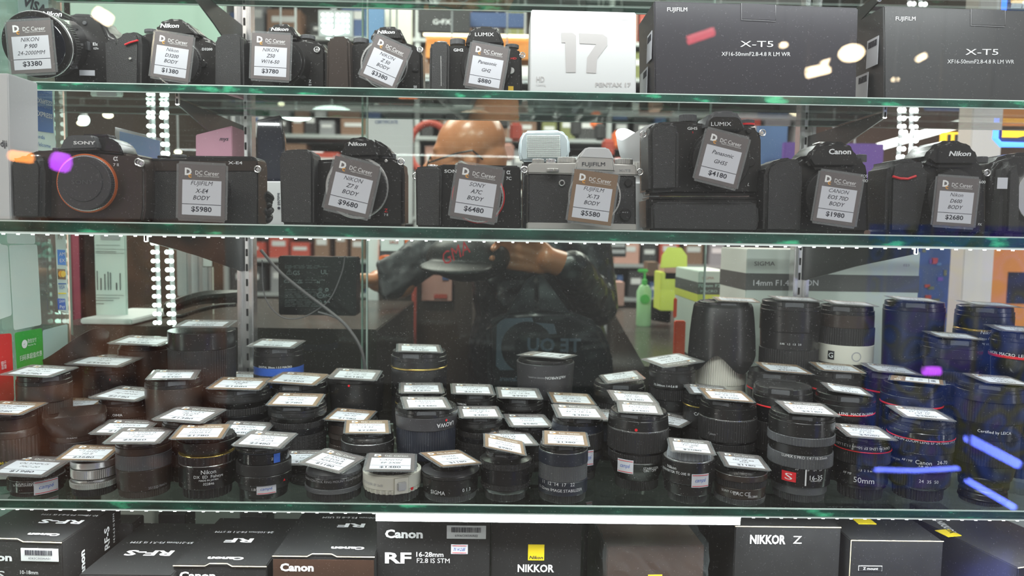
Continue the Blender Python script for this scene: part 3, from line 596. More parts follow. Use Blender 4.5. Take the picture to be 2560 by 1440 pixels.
lens(1122, 1150, 146, A + .002, 'black round-shouldered lens', 'sig', (['SIGMA', '30MM'], 1180, 28, 0, 4, 1, 122), ('plain', .12), texts=[('SIGMA', .30, .0048, -26), ('0 1 3', .36, .0042, 34)])
lens(1270, 1122, 132, A, 'black lens with checkered focus ring', 'n50', (['NIKON', 'AF 50MM'], 980, 2, -4, 12, 1, 112), ('cap', .12))
lens(1409, 1098, 126, A, 'slim navy black zoom lens with grey grip', 'efm', (['CANON', 'EFM 11-22'], 1380, 0, 4, 1, 1, 120), ('cap', .14), texts=[('11  12  14  17   22', .34, .0042, -12), ('11-22mm IMAGE STABILIZER', .235, .0036, -8)])
lens(1610, 1022, 158, .915, 'tall black lens with stabiliser switches', 'ef', (['CANON', 'EF 24-105', 'IS STM'], 2480, 0, 0, 1, 0, 112), ('cap', .08), texts=[('STABILIZER', .33, .003, 28), ('ON / OFF', .30, .003, 26), ('●', .82, .0035, -3, {'m': 'red', 'name': 'red_dot'})])
def fx5(t, r, H):
    price_sticker(t, r * .98, H * .34, -22, .021, .017)
after(fx5)
lens(1708, 1118, 134, A, 'black teleconverter with clear frosted cap', 'ntc', (['NIKON', 'TC-20E', 'III'], 2080, 0, 2, 0, 0, 116), ('none', 0), texts=[('CONVERTER TC-20E III', .62, .003, -34), ('Nikon', .70, .004, -38)])
def fx6(t, r, H):
    price_sticker(t, r, H * .50, 28, .022, .016)
after(fx6)
lens(1847, 1156, 138, A + .002, 'squat brown black kit zoom', 'sel', (['SONY', 'SEL 28-60', 'OSS'], 1180, 4, 4, 3, 0, 116), ('plain', .06), texts=[('SONY CORP.', .36, .0028, -20), ('EAC', .34, .0045, -2), ('CE', .345, .0045, 18), ('SEL2860', .27, .0026, 30)])
lens(2007, 1024, 170, .888, 'tall black zoom with two grey grips and red badge', 'lux', (['PANASONIC', 'S PRO 16-35'], 4180, 8, 8, 2, 0, 128), ('cap', .08), texts=[('LUMIX S PRO 1:4 / 16-35mm', .535, .0034, 10), ('35       28    24   20', .40, .003, 18), ('16-35', .31, .0058, 32), ('0.25m/0.82ft', .275, .002, 32), ('|', .31, .016, 12)])
def fx7(t, r, H):
    b = MB(); curved_patch(t, r * .935, H * .30, -18, .017, .012, 'red', 'red_badge'); band_text(t, 'S', r * .945, H * .30, .008, -18, name='badge_letter', width=.009)
after(fx7)
lens(2162, 1082, 147, .893, 'black prime lens with red ring marked 50mm', 'c50', (['CANON', 'EF 50MM', 'F1.2L'], 4080, 8, -2, 2, 0, 124), ('cap', .09), texts=[('CANON LENS EF 50mm 1:1.2 L USM', .86, .0034, 2, {'flip': True}), ('50mm', .34, .007, 8), ('AF MF', .42, .003, -28), ('1.5  2  5 m', .50, .0026, 10)])
lens(2318, 1036, 169, .893, 'tall black zoom with red ring beside the 50mm prime', 'c24', (['CANON', 'EF 24-70', 'F4L IS'], 3880, 8, -10, 2, 0, 126), ('cap', .09), texts=[('CANON ZOOM LENS EF 24-70mm 1:4 L IS', .745, .0034, 12), ('Canon', .50, .0050, 8), ('24-70', .51, .0045, 42), ('0.38   0.5  1', .455, .002, 10), ('24  35  50', .27, .004, 20), ('STABILIZER', .48, .0022, -44), ('AF / MF', .50, .0028, -20)])
lens(2470, 952, 172, .965, 'large black lens behind the low cap at the right', 'lei', (['PANASONIC', '24-70', 'S PRO'], 6480, 12, 14, 2, 0, 118), ('cap', .07), texts=[('Certified by LEICA', .57, .0036, 14)], m_sub={'rubber': 'rubber'})
lens(2459, 1206, 124, .875, 'low black lens at the right end of the front row', 'adap', None, ('plain', .2), m_sub={'grey': 'black'}, full='low stacked black caps at the right end of the lower shelf front')
# second row
Bq = .955
lens(44, 1024, 136, .945, 'manual lens with yellow scale at the left edge', 'mf', (['CARL ZEISS', '85MM'], 3280, -14, 2, 3, 1, 122), ('cap', .08), texts=[('60 30 20 15 12 10 9 8', .34, .0032, 10, {'m': 'yellow'}), ('∞ 20 10 7 5 4  3', .305, .0032, 10), ('II I I II', .27, .0028, 0, {'m': 'gold'})])
lens(200, 1012, 100, 1.02, 'short lens hidden behind the square hood', 'genb', (['OLYMPUS', '25MM'], 880, -6, -18, 2, 1, 118), ('cap', .1))
lens(326, 988, 142, 1.0, 'lens in front of the two tall left lenses', 'genb', (['SONY', 'FE 28MM'], 2180, -20, 4, 3, 0, 128), ('cap', .10), texts=[('OIHIA', .78, .0034, -22)])
lens(318, 1072, 134, .955, 'lens behind the small silver lens', 'genb', (['OLYMPUS', '45MM'], 1580, -8, 8, 3, 0, 128), ('cap', .10))
lens(466, 1040, 148, .955, 'lens behind the brown and fisheye lenses', 'genb', (['PENTAX', '18-135', 'WR'], 1380, -16, 0, 3, 0, 132), ('cap', .10), texts=[('●', .90, .002, 35)])
lens(602, 962, 160, 1.0, 'wide-topped lens with checkered grip', 'dots', (['NIKON', '24-85', 'VR'], 1880, -6, 6, 2, 1, 132), ('cap', .09))
lens(622, 1076, 124, .965, 'lens half hidden behind the blue badge lens', 'gen', (['NIKON', 'DX 55-200'], 680, -8, 0, 3, 0, 124), ('cap', .10))
lens(742, 1002, 146, .975, 'lens with checkered grip and gold-brown tag', 'dots', (['NIKON', '18-105'], 780, -4, 0, 2, 1, 128), ('cap', .10))
lens(882, 1042, 126, .99, 'lens behind the one with silver band', 'genb', (['CANON', 'RF 50'], 1280, -10, -4, 3, 1, 112), ('cap', .09))
lens(933, 1070, 134, .935, 'lens with fine grey ribs and silver band', 'sel', (['PANASONIC', '14-42'], 2280, 4, 0, 2, 1, 118), ('cap', .09), m_sub={'brown': 'rubber'})
lens(1053, 1010, 158, .95, 'wide blue-grey hooded lens', 'lao', (['LAOWA', '9MM'], 3480, 8, -2, 2, 0, 122), ('wide', .10), texts=[('LAOWA', .80, .0055, 38, {'flip': True}), ('●', .86, .003, 38, {'m': 'red', 'name': 'red_dot'})])
lens(1190, 1032, 118, .955, 'lens with dotted grip and round button', 'dots', (['NIKON', 'AFS 18-55', 'VR'], 480, 6, 0, 1, 0, 112), ('cap', .10), texts=[('35  24    18', .20, .004, 0)])
lens(757, 1146, 112, .950, 'lens between the blue badge lens and the adapter', 'dots', (['FUJIFILM', 'XF 35'], 1680, 2, -6, 2, 0, 112), ('cap', .10))
lens(1313, 1054, 118, .96, 'lens behind the checkered focus ring lens', 'gen', (['SIGMA', '19MM'], 580, 10, -8, 2, 0, 116), ('cap', .12))
lens(1300, 1098, 106, .945, 'short lens beside the slim zoom', 'gen', (['SONY', 'SEL35', 'F1.8'], 2880, 12, -14, 3, 0, 128), ('cap', .12), full='short black lens tucked behind the slim navy zoom and checkered ring lens')
lens(1438, 1032, 134, .955, 'lens with coarse ribs and handwritten sticker', 'ef', (['CANON', 'EF-S 18-55'], 380, 6, 0, 2, 0, 128), ('cap', .12), m_sub={'black': 'navy'})
def fx8(t, r, H):
    price_sticker(t, r, H * .40, 24, .016, .020)
after(fx8)
lens(1520, 1040, 106, 1.02, 'dark lens right of the handwritten sticker', 'hood', (['CANON', '70-300'], 1080, 4, -24, 2, 0, 112), ('cap', .1), m_sub={'brown': 'navy'})
lens(1655, 1052, 96, 1.025, 'dark lens mostly hidden by the stabiliser lens', 'gen', (['TOKINA', '11-16'], 1640, -28, 22, 3, 0, 100), ('cap', .1))
lens(1834, 992, 148, .97, 'tall ribbed lens with silver band', 'ef', (['CANON', 'RF 24-105'], 1200, 6, -10, 3, 1, 122), ('cap', .09), texts=[('Canon', .60, .003, -30, {'m': 'greylettering'})])
lens(1778, 978, 122, 1.05, 'lens with gold ring behind the tall ribbed lens', 'gold', (['CANON', 'EF 28', 'USM'], 1480 + 60, 4, 0, 2, 0, 112), ('cap', .10), texts=[('CANON', .73, .0044, -10)])
# third row
C_ = 1.04
lens(124, 932, 158, .99, 'wide brown lens by the green sticker', 'genb', (['SONY', 'FE 24-105'], 4780, -16, -4, 3, 0, 124), ('cap', .10))
lens(286, 906, 152, 1.07, 'lens with polished black band', 'gen', (['SONY', 'FE 85'], 3580, -12, -4, 3, 0, 136), ('cap', .10), texts=[('I', .84, .003, 0, {'m': 'red'})])
lens(188, 945, 128, 1.085, 'dark lens with wide petal hood', 'genb', None, ('cap', .08), fat=1.1)
def fx9(t, r, H):
    petal_hood(t, r * 1.02, r * 1.5, H * .90, H + .078, .5, 'brown', ph=.75)
after(fx9)
lens(354, 856, 146, 1.08 + .0, 'plain brown cylinder lens', 'hood', (['CANON', '35MM', 'F1.4'], 5180, -10, 0, 3, 0, 128), ('plain', .06), full='plain brown black cylinder lens in the back row left of the huge one')
lens(517, 812, 174, 1.065, 'huge black lens', 'mz', (['NIKON', 'Z 14-24'], 8880, -3, 14, 1, 0, 130), ('flat', .04), m_sub={'brown': 'satin', 'grey': 'rubber', 'brownrib': 'rubber'}, full='huge black lens by the left chrome upright, tallest on the left')
lens(442, 940, 150, 1.0 + .005, 'smooth brown hooded lens', 'hood', (['SONY', 'FE 35'], 4380, 2, 4, 2, 0, 116), ('cap', .10))
lens(590, 946, 128, 1.075, 'lens behind the wide-topped one', 'gen', (['NIKON', '20MM'], 2980, -8, 8, 2, 0, 124), ('cap', .10))
lens(694, 862, 126, 1.07, 'lens with blue ring right of the upright', 'ring', (['OLYMPUS', '60MM'], 2680, -8, -2, 2, 0, 118), ('cap', .12), texts=[('DIGITAL 30mm 1:3.5 MACRO', .80, .003, -10)])
lens(744, 950, 144, 1.055, 'lens with thin gold ring under brown tag', 'gold', (['NIKON', '17-55'], 2380, -10, 0, 3, 1, 128), ('cap', .14))
lens(880, 940, 138, 1.045, 'lens with broad plain hood', 'hood', (['CANON', 'RF 24-70'], 6180, -4, 0, 3, 0, 122), ('hoodring', .05), m_sub={'brown': 'satin'}, texts=[('●', .94, .003, -16, {'m': 'red', 'name': 'red_dot'})])
lens(1052, 874, 142, 1.065, 'tall lens with gold ring alone in the middle', 'gold', (['NIKON', '85MM', 'F1.4'], 7480, 4, 0, 2, 0, 116), ('cap', .09))
def fx10(t, r, H):
    b = MB(); T = Matrix.Rotation(R(48), 4, 'Z'); b.box((0, -r * .98, H * .68), (.026, .0012, .018), 'gloss', .0004, T); o = b.build('name_plate', t); band_text(o, 'Nikon', r, H * .66, .004, 48, 'gold')
after(fx10)
lens(1053, 972, 132, 1.025, 'lens right under the tall gold ring lens', 'gold', (['NIKON', 'AFS 70-300'], 1690, 4, 0, 1, 0, 114), ('cap', .10))
lens(1188, 976, 116, 1.03, 'lens behind the round button one', 'gen', (['TAMRON', '17-28'], 2180 + 50, 4, -2, 2, 0, 112), ('cap', .10), texts=[('TAMRON', .86, .0026, -30)])
lens(1312, 986, 120, 1.02, 'lens in front of the inverted lettered lens', 'dots', (['NIKON', 'AFS 16-85'], 980 + 10, 4, -4, 2, 0, 116), ('cap', .12))
lens(1375, 892, 146, 1.055, 'broad dark lens with upside-down lettering', 'hood', (['TAMRON', '70-180'], 4880, 68, 4, 3, 0, 112), ('plain', .05), m_sub={'brown': 'capgrey'}, texts=[('TAMRON', .80, .0042, 16, {'flip': True}), ('DESIGNED IN JAPAN', .80, .0022, -16, {'flip': True, 'm': 'greylettering'}), ('A067', .805, .004, 36, {'flip': True})])
lens(1437, 1000, 112, 1.04, 'lens behind the sticker lens', 'gen', (['CANON', 'EF 28-90'], 280, 6, 2, 3, 1, 114), ('cap', .1))
lens(1537, 950, 132, 1.045, 'round lens whose tag reads upside-down', 'gen', (['MINOLTA', '70-210'], 800, 188, 4, 8, 0, 102), ('cap', .12))
lens(1572, 996, 104, 1.01, 'short lens left behind the stabiliser lens', 'gen', (['SONY', 'SEL 30', 'MACRO'], 1180 + 100, 6, -6, 3, 0, 116), ('cap', .1))
lens(1692, 908, 118, 1.05, 'upright ribbed lens with lifted diamond tag', 'gen', (['CANON', 'EF 75-300'], 580 + 10, 205, -2, 6, 0, 116), ('cap', .08), texts=[('75-300mm 1:4-5.6 III', .78, .0032, -16), ('CANON', .78, .0032, 44)])
# right-hand back row
lens(1808, 752, 132, 1.055, 'cream lens under big black petal hood', 's70', (['CANON', 'EF 70-200'], 9180, 0, 30, 1, 1, 110), ('cap', .05), m_sub={'rubber': 'cream', 'black': 'cream', 'gloss': 'cream', 'satin': 'cream'}, texts=[('CERO', .30, .007, 22, {'m': 'greylettering'})], fat=1.22, full='cream telephoto lens wearing a big black petal hood, by the cartons')
def fx11(t, r, H):
    petal_hood(t, r * 1.12, r * 1.28, H * .53, H * .965, .28, 'black', True, ph=R(38), lobes=4)
    b = MB(); b.lathe([(r * 1.10, H * .955), (r * 1.12, H * .965), (r * 1.06, H * .985), (r * .98, H * .985)], 'black', 64, close=False); b.build('hood_collar', t)
after(fx11)
lens(1976, 750, 150, 1.05, 'tall black zoom with white lettering', 's70', (['PANASONIC', '70-200'], 7980, 4, 8, 1, 0, 112), ('cap', .07), texts=[('LUMIX S PRO 1:2.8 / 70-200mm', .46, .0035, 10), ('0.95   1.2   1.5   2.0', .72, .0028, 4)])
lens(2126, 762, 142, 1.055, 'tall lens with white band and G badge', 'sg', (['SONY', '70-200', 'GM'], 8480, 4, 4, 2, 0, 112), ('cap', .08))
def fx12(t, r, H):
    b = MB(); curved_patch(t, r, H * .66, -26, .010, .013, 'gloss', 'badge'); band_text(t, 'G', r * 1.02, H * .66, .008, -26, name='badge_letter'); band_text(t, '○', r, H * .66, .014, 24, 'greylettering', name='button_ring')
after(fx12)
lens(2288, 752, 152, 1.06, 'tall navy lens with sloping hood', 'hood', (['NIKON', 'Z 70-200'], 9480, 4, -6, 2, 0, 112), ('cap', .09), m_sub={'brown': 'navy', 'black': 'navy'})
lens(2462, 764, 150, 1.065, 'tall lens with gold ring at the right', 'nz', (['NIKON', '105MM'], 5880, 8, 4, 2, 0, 116), ('cap', .10), texts=[('Nikon', .84, .005, 8, {'italic': .2}), ('Nano C', .80, .003, 4), ('SWM VR', .765, .003, 2)])
lens(2384, 842, 150, 1.00, 'lens with twin gold lines', 'dots', (['NIKON', '24-70'], 5480, 6, -4, 2, 0, 110), ('cap', .13), texts=[])
lens(2556, 826, 172, .985, 'red ring macro lens cut by the right edge', 'L', (['CANON', '100MM', 'MACRO'], 4580, 4, -20, 1, 0, 130), ('cap', .12), texts=[('CANON  MACRO  LENS EF', .845, .0042, -28)])
lens(1932, 924, 146, 1.045 - .06, 'red ring lens with tag right of the cream one', 'L', (['CANON', '16-35', 'F4L'], 3680 + 10, 8, 12, 3, 1, 120), ('cap', .10))
lens(2075, 922, 134, .985, 'red ring lens in front of the white band lens', 'L', (['CANON', 'EF 24-105'], 2080 + 20, 6, 0, 2, 1, 112), ('cap', .12))
lens(2210, 926, 138, .99, 'red ring lens in front of the navy one', 'L', (['CANON', '70-200', 'F4L'], 3280 + 20, 8, 0, 3, 0, 118), ('cap', .12))
lens(1953, 960, 152, .955 - .035 + .03, 'red ring lens with bare pinch cap', 'L', None, ('cap', .12), full='red ring lens whose pinch cap is bare, without a tag')
lens(2116, 978, 152, .95 - .01, 'low red ring lens with tilted grey tag', 'L', (['CANON', 'EF 35', 'F2'], 2760, 4, -2, 5, 0, 104), ('cap', .13), texts=[('CANON        LENS  MADE IN JAPAN', .80, .0036, 6)])
lens(2268, 954, 156, .955, 'red ring lens with sideways brown tag', 'L', (['CANON', 'TS-E 24'], 6840, 78, 6, 3, 1, 112), ('plain', .12))
build_all()
# repel overlapping lenses is not done at run time; overlaps are reported for tuning
for i in range(len(LENSES)):
    for j in range(i):
        a, c = LENSES[i], LENSES[j]; d = math.hypot(a[0] - c[0], a[1] - c[1]) - a[2] - c[2]
        if d < -.004: print('OVERLAP %.1fmm' % (-d * 1000), a[3], '|', c[3])
# ================================================================ camera bodies: outline in the picture -> real place, size and thickness
class Thing:
    def __init__(s, name, px, D, zbase, label, cat, group=None):
        s.D = D; s.zb = zbase; c = P(px, 600, D); s.o = Vector((c.x, D, zbase)); s.root = empty(name, s.o, 0, label, cat, group)
    def L(s, px, py, dy=0.0):
        D = s.D + dy; p = P(px, py, D)
        if p.z < s.zb: p = Vector((p.x, p.y, s.zb))
        return p - s.o
    def poly(s, name, pts, y0, y1, m, bev=.0015, seg=3, parent=None, ref=0.0):
        q = []
        for px, py in pts:
            if py is None:
                a = P(px, 0, s.D); c = P(px, 1000, s.D); f = (a.z - s.zb) / (a.z - c.z); p = a.lerp(c, f) - s.o
            else: p = s.L(px, py, ref if ref else 0.0)
            q.append((p.x, p.z))
        b = MB(); b.prism(q, y0, y1, m, bev, seg); return b.build(name, parent or s.root, ang=.7)
    def disc(s, name, px, py, rpx, y0, y1, m, n=64, rib=0, depth=0, r1=None, parent=None, ring=None):
        c = s.L(px, py, y0); r = rpx / FPX * (s.D + y0); b = MB()
        T = Matrix.Translation((c.x, y1, c.z)) @ Matrix.Rotation(R(90), 4, 'X'); L = y1 - y0; e = min(.0006, L * .3); ra = r if r1 is None else r1 / FPX * s.D
        if ring:
            ri = ring / FPX * (s.D + y0); b.lathe([(ra, 0), (r, L - e), (r - e, L), (ri + e, L), (ri, L - e), (ri, 0)], m, n, T, rib, depth, close=False)
        else: b.lathe([(ra, 0), (r, L - e), (r - e, L), (0, L)], m, n, T, rib, depth)
        return b.build(name, parent or s.root)
    def dial(s, name, px, py, wpx, hpx, y, m='grey', rib=True):   # upright round dial standing on the top plate; py is its bottom
        c = s.L(px, py, y); r = wpx / 2 / FPX * s.D; h = hpx / FPX * s.D; b = MB()
        b.lathe([(r * .96, 0), (r, .0004), (r, h - .0006), (r * .9, h), (0, h)], m, 72, Matrix.Translation(c), rib=1 if rib else 0, depth=.0004); return b.build(name, s.root)
    def text(s, st, px, py, hpx, y, m='lettering', italic=0, bold=.01, ang=0, w=None, name='lettering', parent=None, tilt=0):
        c = s.L(px, py, y); k = (s.D + y) / FPX; b = MB()
        T = UP(c.x, c.y, c.z, ang + .9)
        b.text(st, hpx * k, m, T, italic, bold, w * k if w else None); return b.build(name, parent or s.root, smooth=False)
    def lug(s, px, py, y):
        c = s.L(px, py, y); b = MB(); r = .0035
        b.tube([(c.x + r * math.cos(a), c.y, c.z + r * math.sin(a)) for a in [i * math.pi / 6 for i in range(13)]], .0008, 'chrome'); b.box((c.x, c.y + .002, c.z), (.004, .004, .004), 'chrome', .001)
        b.build('strap_lug', s.root)
    def swept(s, name, pts, y, r, m):
        b = MB(); b.tube([s.L(px, py, y) for px, py in pts], r, m); return b.build(name, s.root)
def cam_tag(px, py, wpx, ang, D, lines, price, what, brown=False, lean=0):
    c = P(px, py, D); w_ = wpx / FPX * D
    T = Matrix.Rotation(R(ang + .9), 3, 'Y') @ Matrix.Rotation(R(90 + lean), 3, 'X')
    price_tag(c, T, w_, lines, '$' + str(price), '$%s price tag on the %s' % (price, what), brown)
ZT, ZM = ZTOP + .0002, ZMID + .0002
CB = 'camera bodies for sale'
# --- top shelf
# superzoom with huge barrel
t = Thing('camera', 175, .99, ZT, 'bridge camera with a huge lens barrel, leftmost on the upper shelf', 'camera', CB)
t.poly('body', [(130, 60), (140, 32), (160, 24), (215, 26), (243, 44), (262, 84), (300, 96), (306, 120), (306, None), (120, None), (110, 120)], .012, .062, 'satin', .006)
t.poly('viewfinder_hump', [(98, 42), (108, 27), (150, 24), (170, 40), (172, 70), (98, 70)], -.012, .040, 'black', .003)
b = MB(); a0 = t.L(92, 112, -.050); a1 = t.L(165, 118, .035); ax = (a1 - a0).normalized(); r = .0375
b.cyl(a0 + ax * .012, a1, r, r * 1.05, 'gloss', 72); b.build('lens_barrel', t.root)
b = MB(); b.cyl(a0 + ax * .020, a0 + ax * .034, r * 1.03, r * 1.03, 'rubber', 144, rib=1, depth=.0006); b.build('zoom_ring', t.root)
b = MB(); b.cyl(a0, a0 + ax * .012, r * 1.05, r * 1.05, 'black', 72); b.build('lens_front', t.root)
b = MB(); b.cyl(a0 + ax * .003, a0 + ax * .0055, r * 1.075, r * 1.07, 'chrome', 72); b.build('chrome_ring', t.root)
b = MB(); b.cyl(a0 - ax * .0016, a0 + ax * .003, r * .88, r * .88, 'lensglass', 64); b.build('front_glass', t.root)
t.text('Nikon', 130, 35, 12, -.0135, italic=.2, bold=.03, w=48)
t.poly('grip', [(262, 96), (300, 98), (306, 120), (306, None), (266, None)], -.004, .02, 'leather', .005)
t.disc('side_button', 210, 57, 5, .0100, .014, 'grey'); t.poly('control_switch', [(196, 95), (214, 100), (214, 122), (196, 118)], .009, .014, 'grey', .0005)
t.text('83x', 238, 110, 8, .0115, w=12); t.text('0.27m', 240, 121, 5, .0115, w=12)
b = MB(); c = t.L(218, 188, .008); b.box((c.x, c.y, c.z + .003), (.020, .0004, .007), 'paper', 0, None); b.build('serial_sticker', t.root)
cam_tag(78, 118, 117, -5, .925, ['NIKON', 'P 900', '24-2000MM'], 3380, 'bridge camera', lean=0)
# D3200
t = Thing('camera', 430, 1.0, ZT, 'SLR camera with red grip stripe, second from left on the upper shelf', 'camera', CB)
t.poly('body', [(330, 96), (352, 84), (398, 78), (490, 76), (508, 90), (535, 102), (548, 118), (550, None), (330, None)], 0, .045, 'black', .005)
t.poly('grip', [(309, 112), (316, 97), (342, 88), (368, 92), (372, 110), (370, None), (308, None)], -.022, .03, 'leather', .006)
t.poly('viewfinder_hump', [(394, 82), (400, 62), (420, 52), (444, 49), (468, 54), (484, 70), (510, 96), (396, 100)], -.010, .040, 'black', .005)
t.swept('red_accent', [(312, 112), (326, 106), (345, 101)], -.024, .0013, 'red')
t.dial('mode_dial', 382, 84, 38, 8, .018); t.dial('shutter_button', 335, 92, 16, 5, -.008, 'chrome', False)
t.disc('mount_ring', 440, 155, 58, -.006, .001, 'chrome'); t.disc('body_cap', 440, 155, 55, -.014, -.005, 'rubber', 96, 1, .0005)
t.disc('release_button', 505, 158, 9, -.004, .001, 'satin'); t.disc('self_timer_lamp', 324, 146, 3.5, -.0245, -.021, 'chrome')
t.text('Nikon', 424, 64, 10, -.0108, italic=.2, bold=.03, w=46); t.text('D3200', 518, 123, 6, -.0008, w=25)
cam_tag(430, 142, 102, 7, .955, ['Nikon', 'D3200', 'BODY'], 1380, 'camera with the red grip stripe')
# Z50 with lens
t = Thing('camera', 690, 1.01, ZT, 'mirrorless camera with pancake zoom, third from left on the upper shelf', 'camera', CB)
t.poly('body', [(590, 100), (660, 98), (760, 96), (800, 104), (815, 122), (816, None), (590, None)], 0, .035, 'black', .004)
t.poly('grip', [(551, 106), (560, 96), (600, 92), (620, 100), (622, None), (550, None)], -.020, .03, 'leather', .005)
t.poly('viewfinder_hump', [(664, 100), (670, 78), (680, 66), (706, 61), (728, 63), (744, 82), (752, 100)], -.008, .036, 'satin', .004)
t.poly('top_plate', [(563, 97), (565, 92), (600, 90), (603, 97)], -.012, .01, 'grey', .001)
t.disc('lens_barrel', 705, 155, 56, -.028, .001, 'black', 96, 1, .0004); t.disc('lens_front', 705, 155, 48, -.032, -.027, 'satin'); t.disc('front_glass', 705, 155, 24, -.0325, -.031, 'lensglass')
t.text('Nikon', 699, 73, 8, -.0088, italic=.2, bold=.03, w=43); t.text('Z', 775, 203, 7, -.0008); t.text('50', 775, 212, 5, -.0008); t.lug(792, 124, -.002); t.dial('mode_dial', 770, 100, 36, 10, .02)
cam_tag(677, 142, 103, 1.5, .955, ['NIKON', 'Z50', 'W/16-50'], 3780, 'camera with the pancake zoom')
# Z50 body
t = Thing('camera', 960, 1.01, ZT, 'mirrorless camera with tilted tag, fourth on the upper shelf', 'camera', CB)
t.poly('body', [(870, 112), (925, 104), (1010, 104), (1045, 116), (1056, 130), (1058, None), (862, None)], 0, .035, 'black', .004)
t.poly('grip', [(826, 108), (836, 99), (872, 98), (880, 108), (884, None), (822, None)], -.018, .03, 'brown', .005)
t.poly('viewfinder_hump', [(926, 106), (932, 84), (944, 72), (972, 68), (996, 70), (1008, 84), (1014, 106)], -.008, .036, 'satin', .004)
t.disc('mount_ring', 960, 160, 58, -.005, .001, 'chrome'); t.disc('body_cap', 960, 160, 54, -.012, -.004, 'rubber', 96, 1, .0005)
t.text('Nikon', 965, 80, 8, -.0088, italic=.2, bold=.03, w=43); t.text('50', 1038, 217, 6, -.0008); t.lug(1050, 124, -.003); t.dial('mode_dial', 903, 110, 38, 12, .015)
t.poly('release_button', [(1030, 158), (1046, 158), (1046, 180), (1030, 180)], -.003, .001, 'satin', .001)
cam_tag(963, 156, 101, 22, .955, ['NIKON', 'Z 50', 'BODY'], 3380, 'mirrorless camera whose tag tilts most')
# GH2
t = Thing('camera', 1200, 1.01, ZT, 'compact system camera beside the white carton on the upper shelf', 'camera', CB)
t.poly('body', [(1088, 122), (1092, 114), (1168, 113), (1260, 116), (1296, 122), (1304, 140), (1306, None), (1082, None)], 0, .036, 'black', .004)
t.poly('grip', [(1078, 124), (1084, 113), (1122, 113), (1126, 124), (1124, None), (1076, None)], -.020, .03, 'leather', .005)
t.poly('viewfinder_hump', [(1162, 118), (1172, 86), (1180, 74), (1196, 69), (1236, 70), (1248, 80), (1262, 118)], -.010, .036, 'satin', .004)
t.disc('mount_ring', 1215, 166, 62, -.006, .001, 'satin'); t.disc('body_cap', 1215, 166, 55, -.013, -.005, 'rubber', 96, 1, .0005)
t.dial('mode_dial', 1144, 114, 38, 14, .016); t.dial('shutter_button', 1105, 114, 26, 8, -.006, 'chrome', False); t.dial('drive_dial', 1280, 122, 34, 9, .015)
t.disc('function_button', 1278, 176, 8, -.003, .001, 'chrome'); t.text('HD', 1284, 146, 5, -.0008, 'red', w=14)
t.text('LUMIX', 1211, 86, 9, -.0108, bold=.02, w=46); t.text('GH2', 1146, 125, 7, -.0008, bold=.02, w=24); t.lug(1306, 138, 0)
t.swept('grip_trim', [(1102, 140), (1103, 215)], -.0205, .0007, 'chrome')
b = MB(); c = t.L(1277, 223, -.0006); b.box((c.x, -.0006, c.z + .001), (.007, .0004, .006), 'mcyellow'); b.build('format_badge', t.root)
cam_tag(1217, 168, 100, 8, .955, ['Panasonic', 'GH2'], 880, 'camera beside the white carton')
# --- middle shelf
t = Thing('camera', 205, .815, ZM, 'mirrorless camera with orange mount ring, leftmost on the middle shelf', 'camera', CB)
t.poly('body', [(44, 402), (60, 388), (80, 378), (166, 372), (306, 382), (346, 386), (356, 396), (362, 430), (362, 520), (356, None), (52, None), (46, 470)], 0, .040, 'brown', .004)
t.poly('grip', [(44, 404), (62, 392), (120, 394), (130, 420), (128, None), (52, None), (48, 460)], -.016, .02, 'leather', .005)
t.poly('viewfinder_hump', [(162, 380), (176, 348), (190, 341), (244, 341), (252, 352), (258, 376)], -.012, .030, 'grey', .002)
t.poly('eyepiece_block', [(244, 342), (276, 344), (300, 360), (310, 386), (250, 380)], -.002, .034, 'satin', .002)
t.poly('hot_shoe', [(200, 342), (202, 334), (264, 334), (266, 342)], .004, .022, 'satin', .0008)
t.disc('mount_ring', 214, 458, 72, -.006, .001, 'orange', 96); t.disc('mount_face', 213, 458, 69, -.009, -.005, 'silver', 96); t.disc('body_cap', 210, 458, 66, -.016, -.008, 'capgrey', 144, 1, .0004)
t.disc('cap_center', 206, 455, 48, -.0172, -.0158, 'capgrey'); t.text('SONY', 206, 455, 11, -.0176, 'grey', w=54); t.text('SONY', 211, 357, 8, -.0126, bold=.03, w=54)
t.text('α', 289, 397, 13, -.0006, bold=.02); t.text('7 II', 290, 412, 7, -.0006, w=13); t.dial('control_dial', 150, 380, 32, 9, .012); t.dial('shutter_button', 90, 394, 22, 6, -.006, 'chrome', False); t.lug(345, 405, -.002); t.lug(352, 408, -.003)
t = Thing('camera', 510, .84, ZM, 'flat-topped rangefinder style camera, second on the middle shelf', 'camera', CB)
t.poly('body', [(367, 400), (370, 396), (466, 395), (470, 389), (632, 391), (642, 398), (645, 420), (645, None), (372, None), (367, 420)], 0, .034, 'satin', .002)
t.poly('leatherette', [(369, 430), (643, 430), (643, None), (374, None)], -.0012, .0, 'leather', .0005)
t.poly('top_band', [(368, 402), (642, 402), (642, 428), (368, 428)], -.0008, 0, 'brown', .0004)
t.disc('mount_ring', 512, 478, 62, -.006, .001, 'chrome'); t.disc('body_cap', 512, 478, 58, -.015, -.005, 'rubber', 96, 1, .0005)
t.dial('shutter_dial', 449, 394, 34, 7, .012); t.dial('exposure_dial', 410, 396, 30, 6, .012, 'satin')
t.text('X-E4', 588, 407, 7, -.0014, bold=.02, w=35); t.lug(644, 423, -.003)
cam_tag(505, 480, 126, 1, .805, ['FUJIFILM', 'X-E4', 'BODY'], 5980, 'flat-topped rangefinder style camera')
t = Thing('camera', 862, .85, ZM, 'mirrorless camera with big mount ring, third on the middle shelf', 'camera', CB)
t.poly('body', [(780, 400), (860, 396), (985, 395), (1005, 402), (1011, 425), (1011, None), (775, None)], 0, .040, 'black', .004)
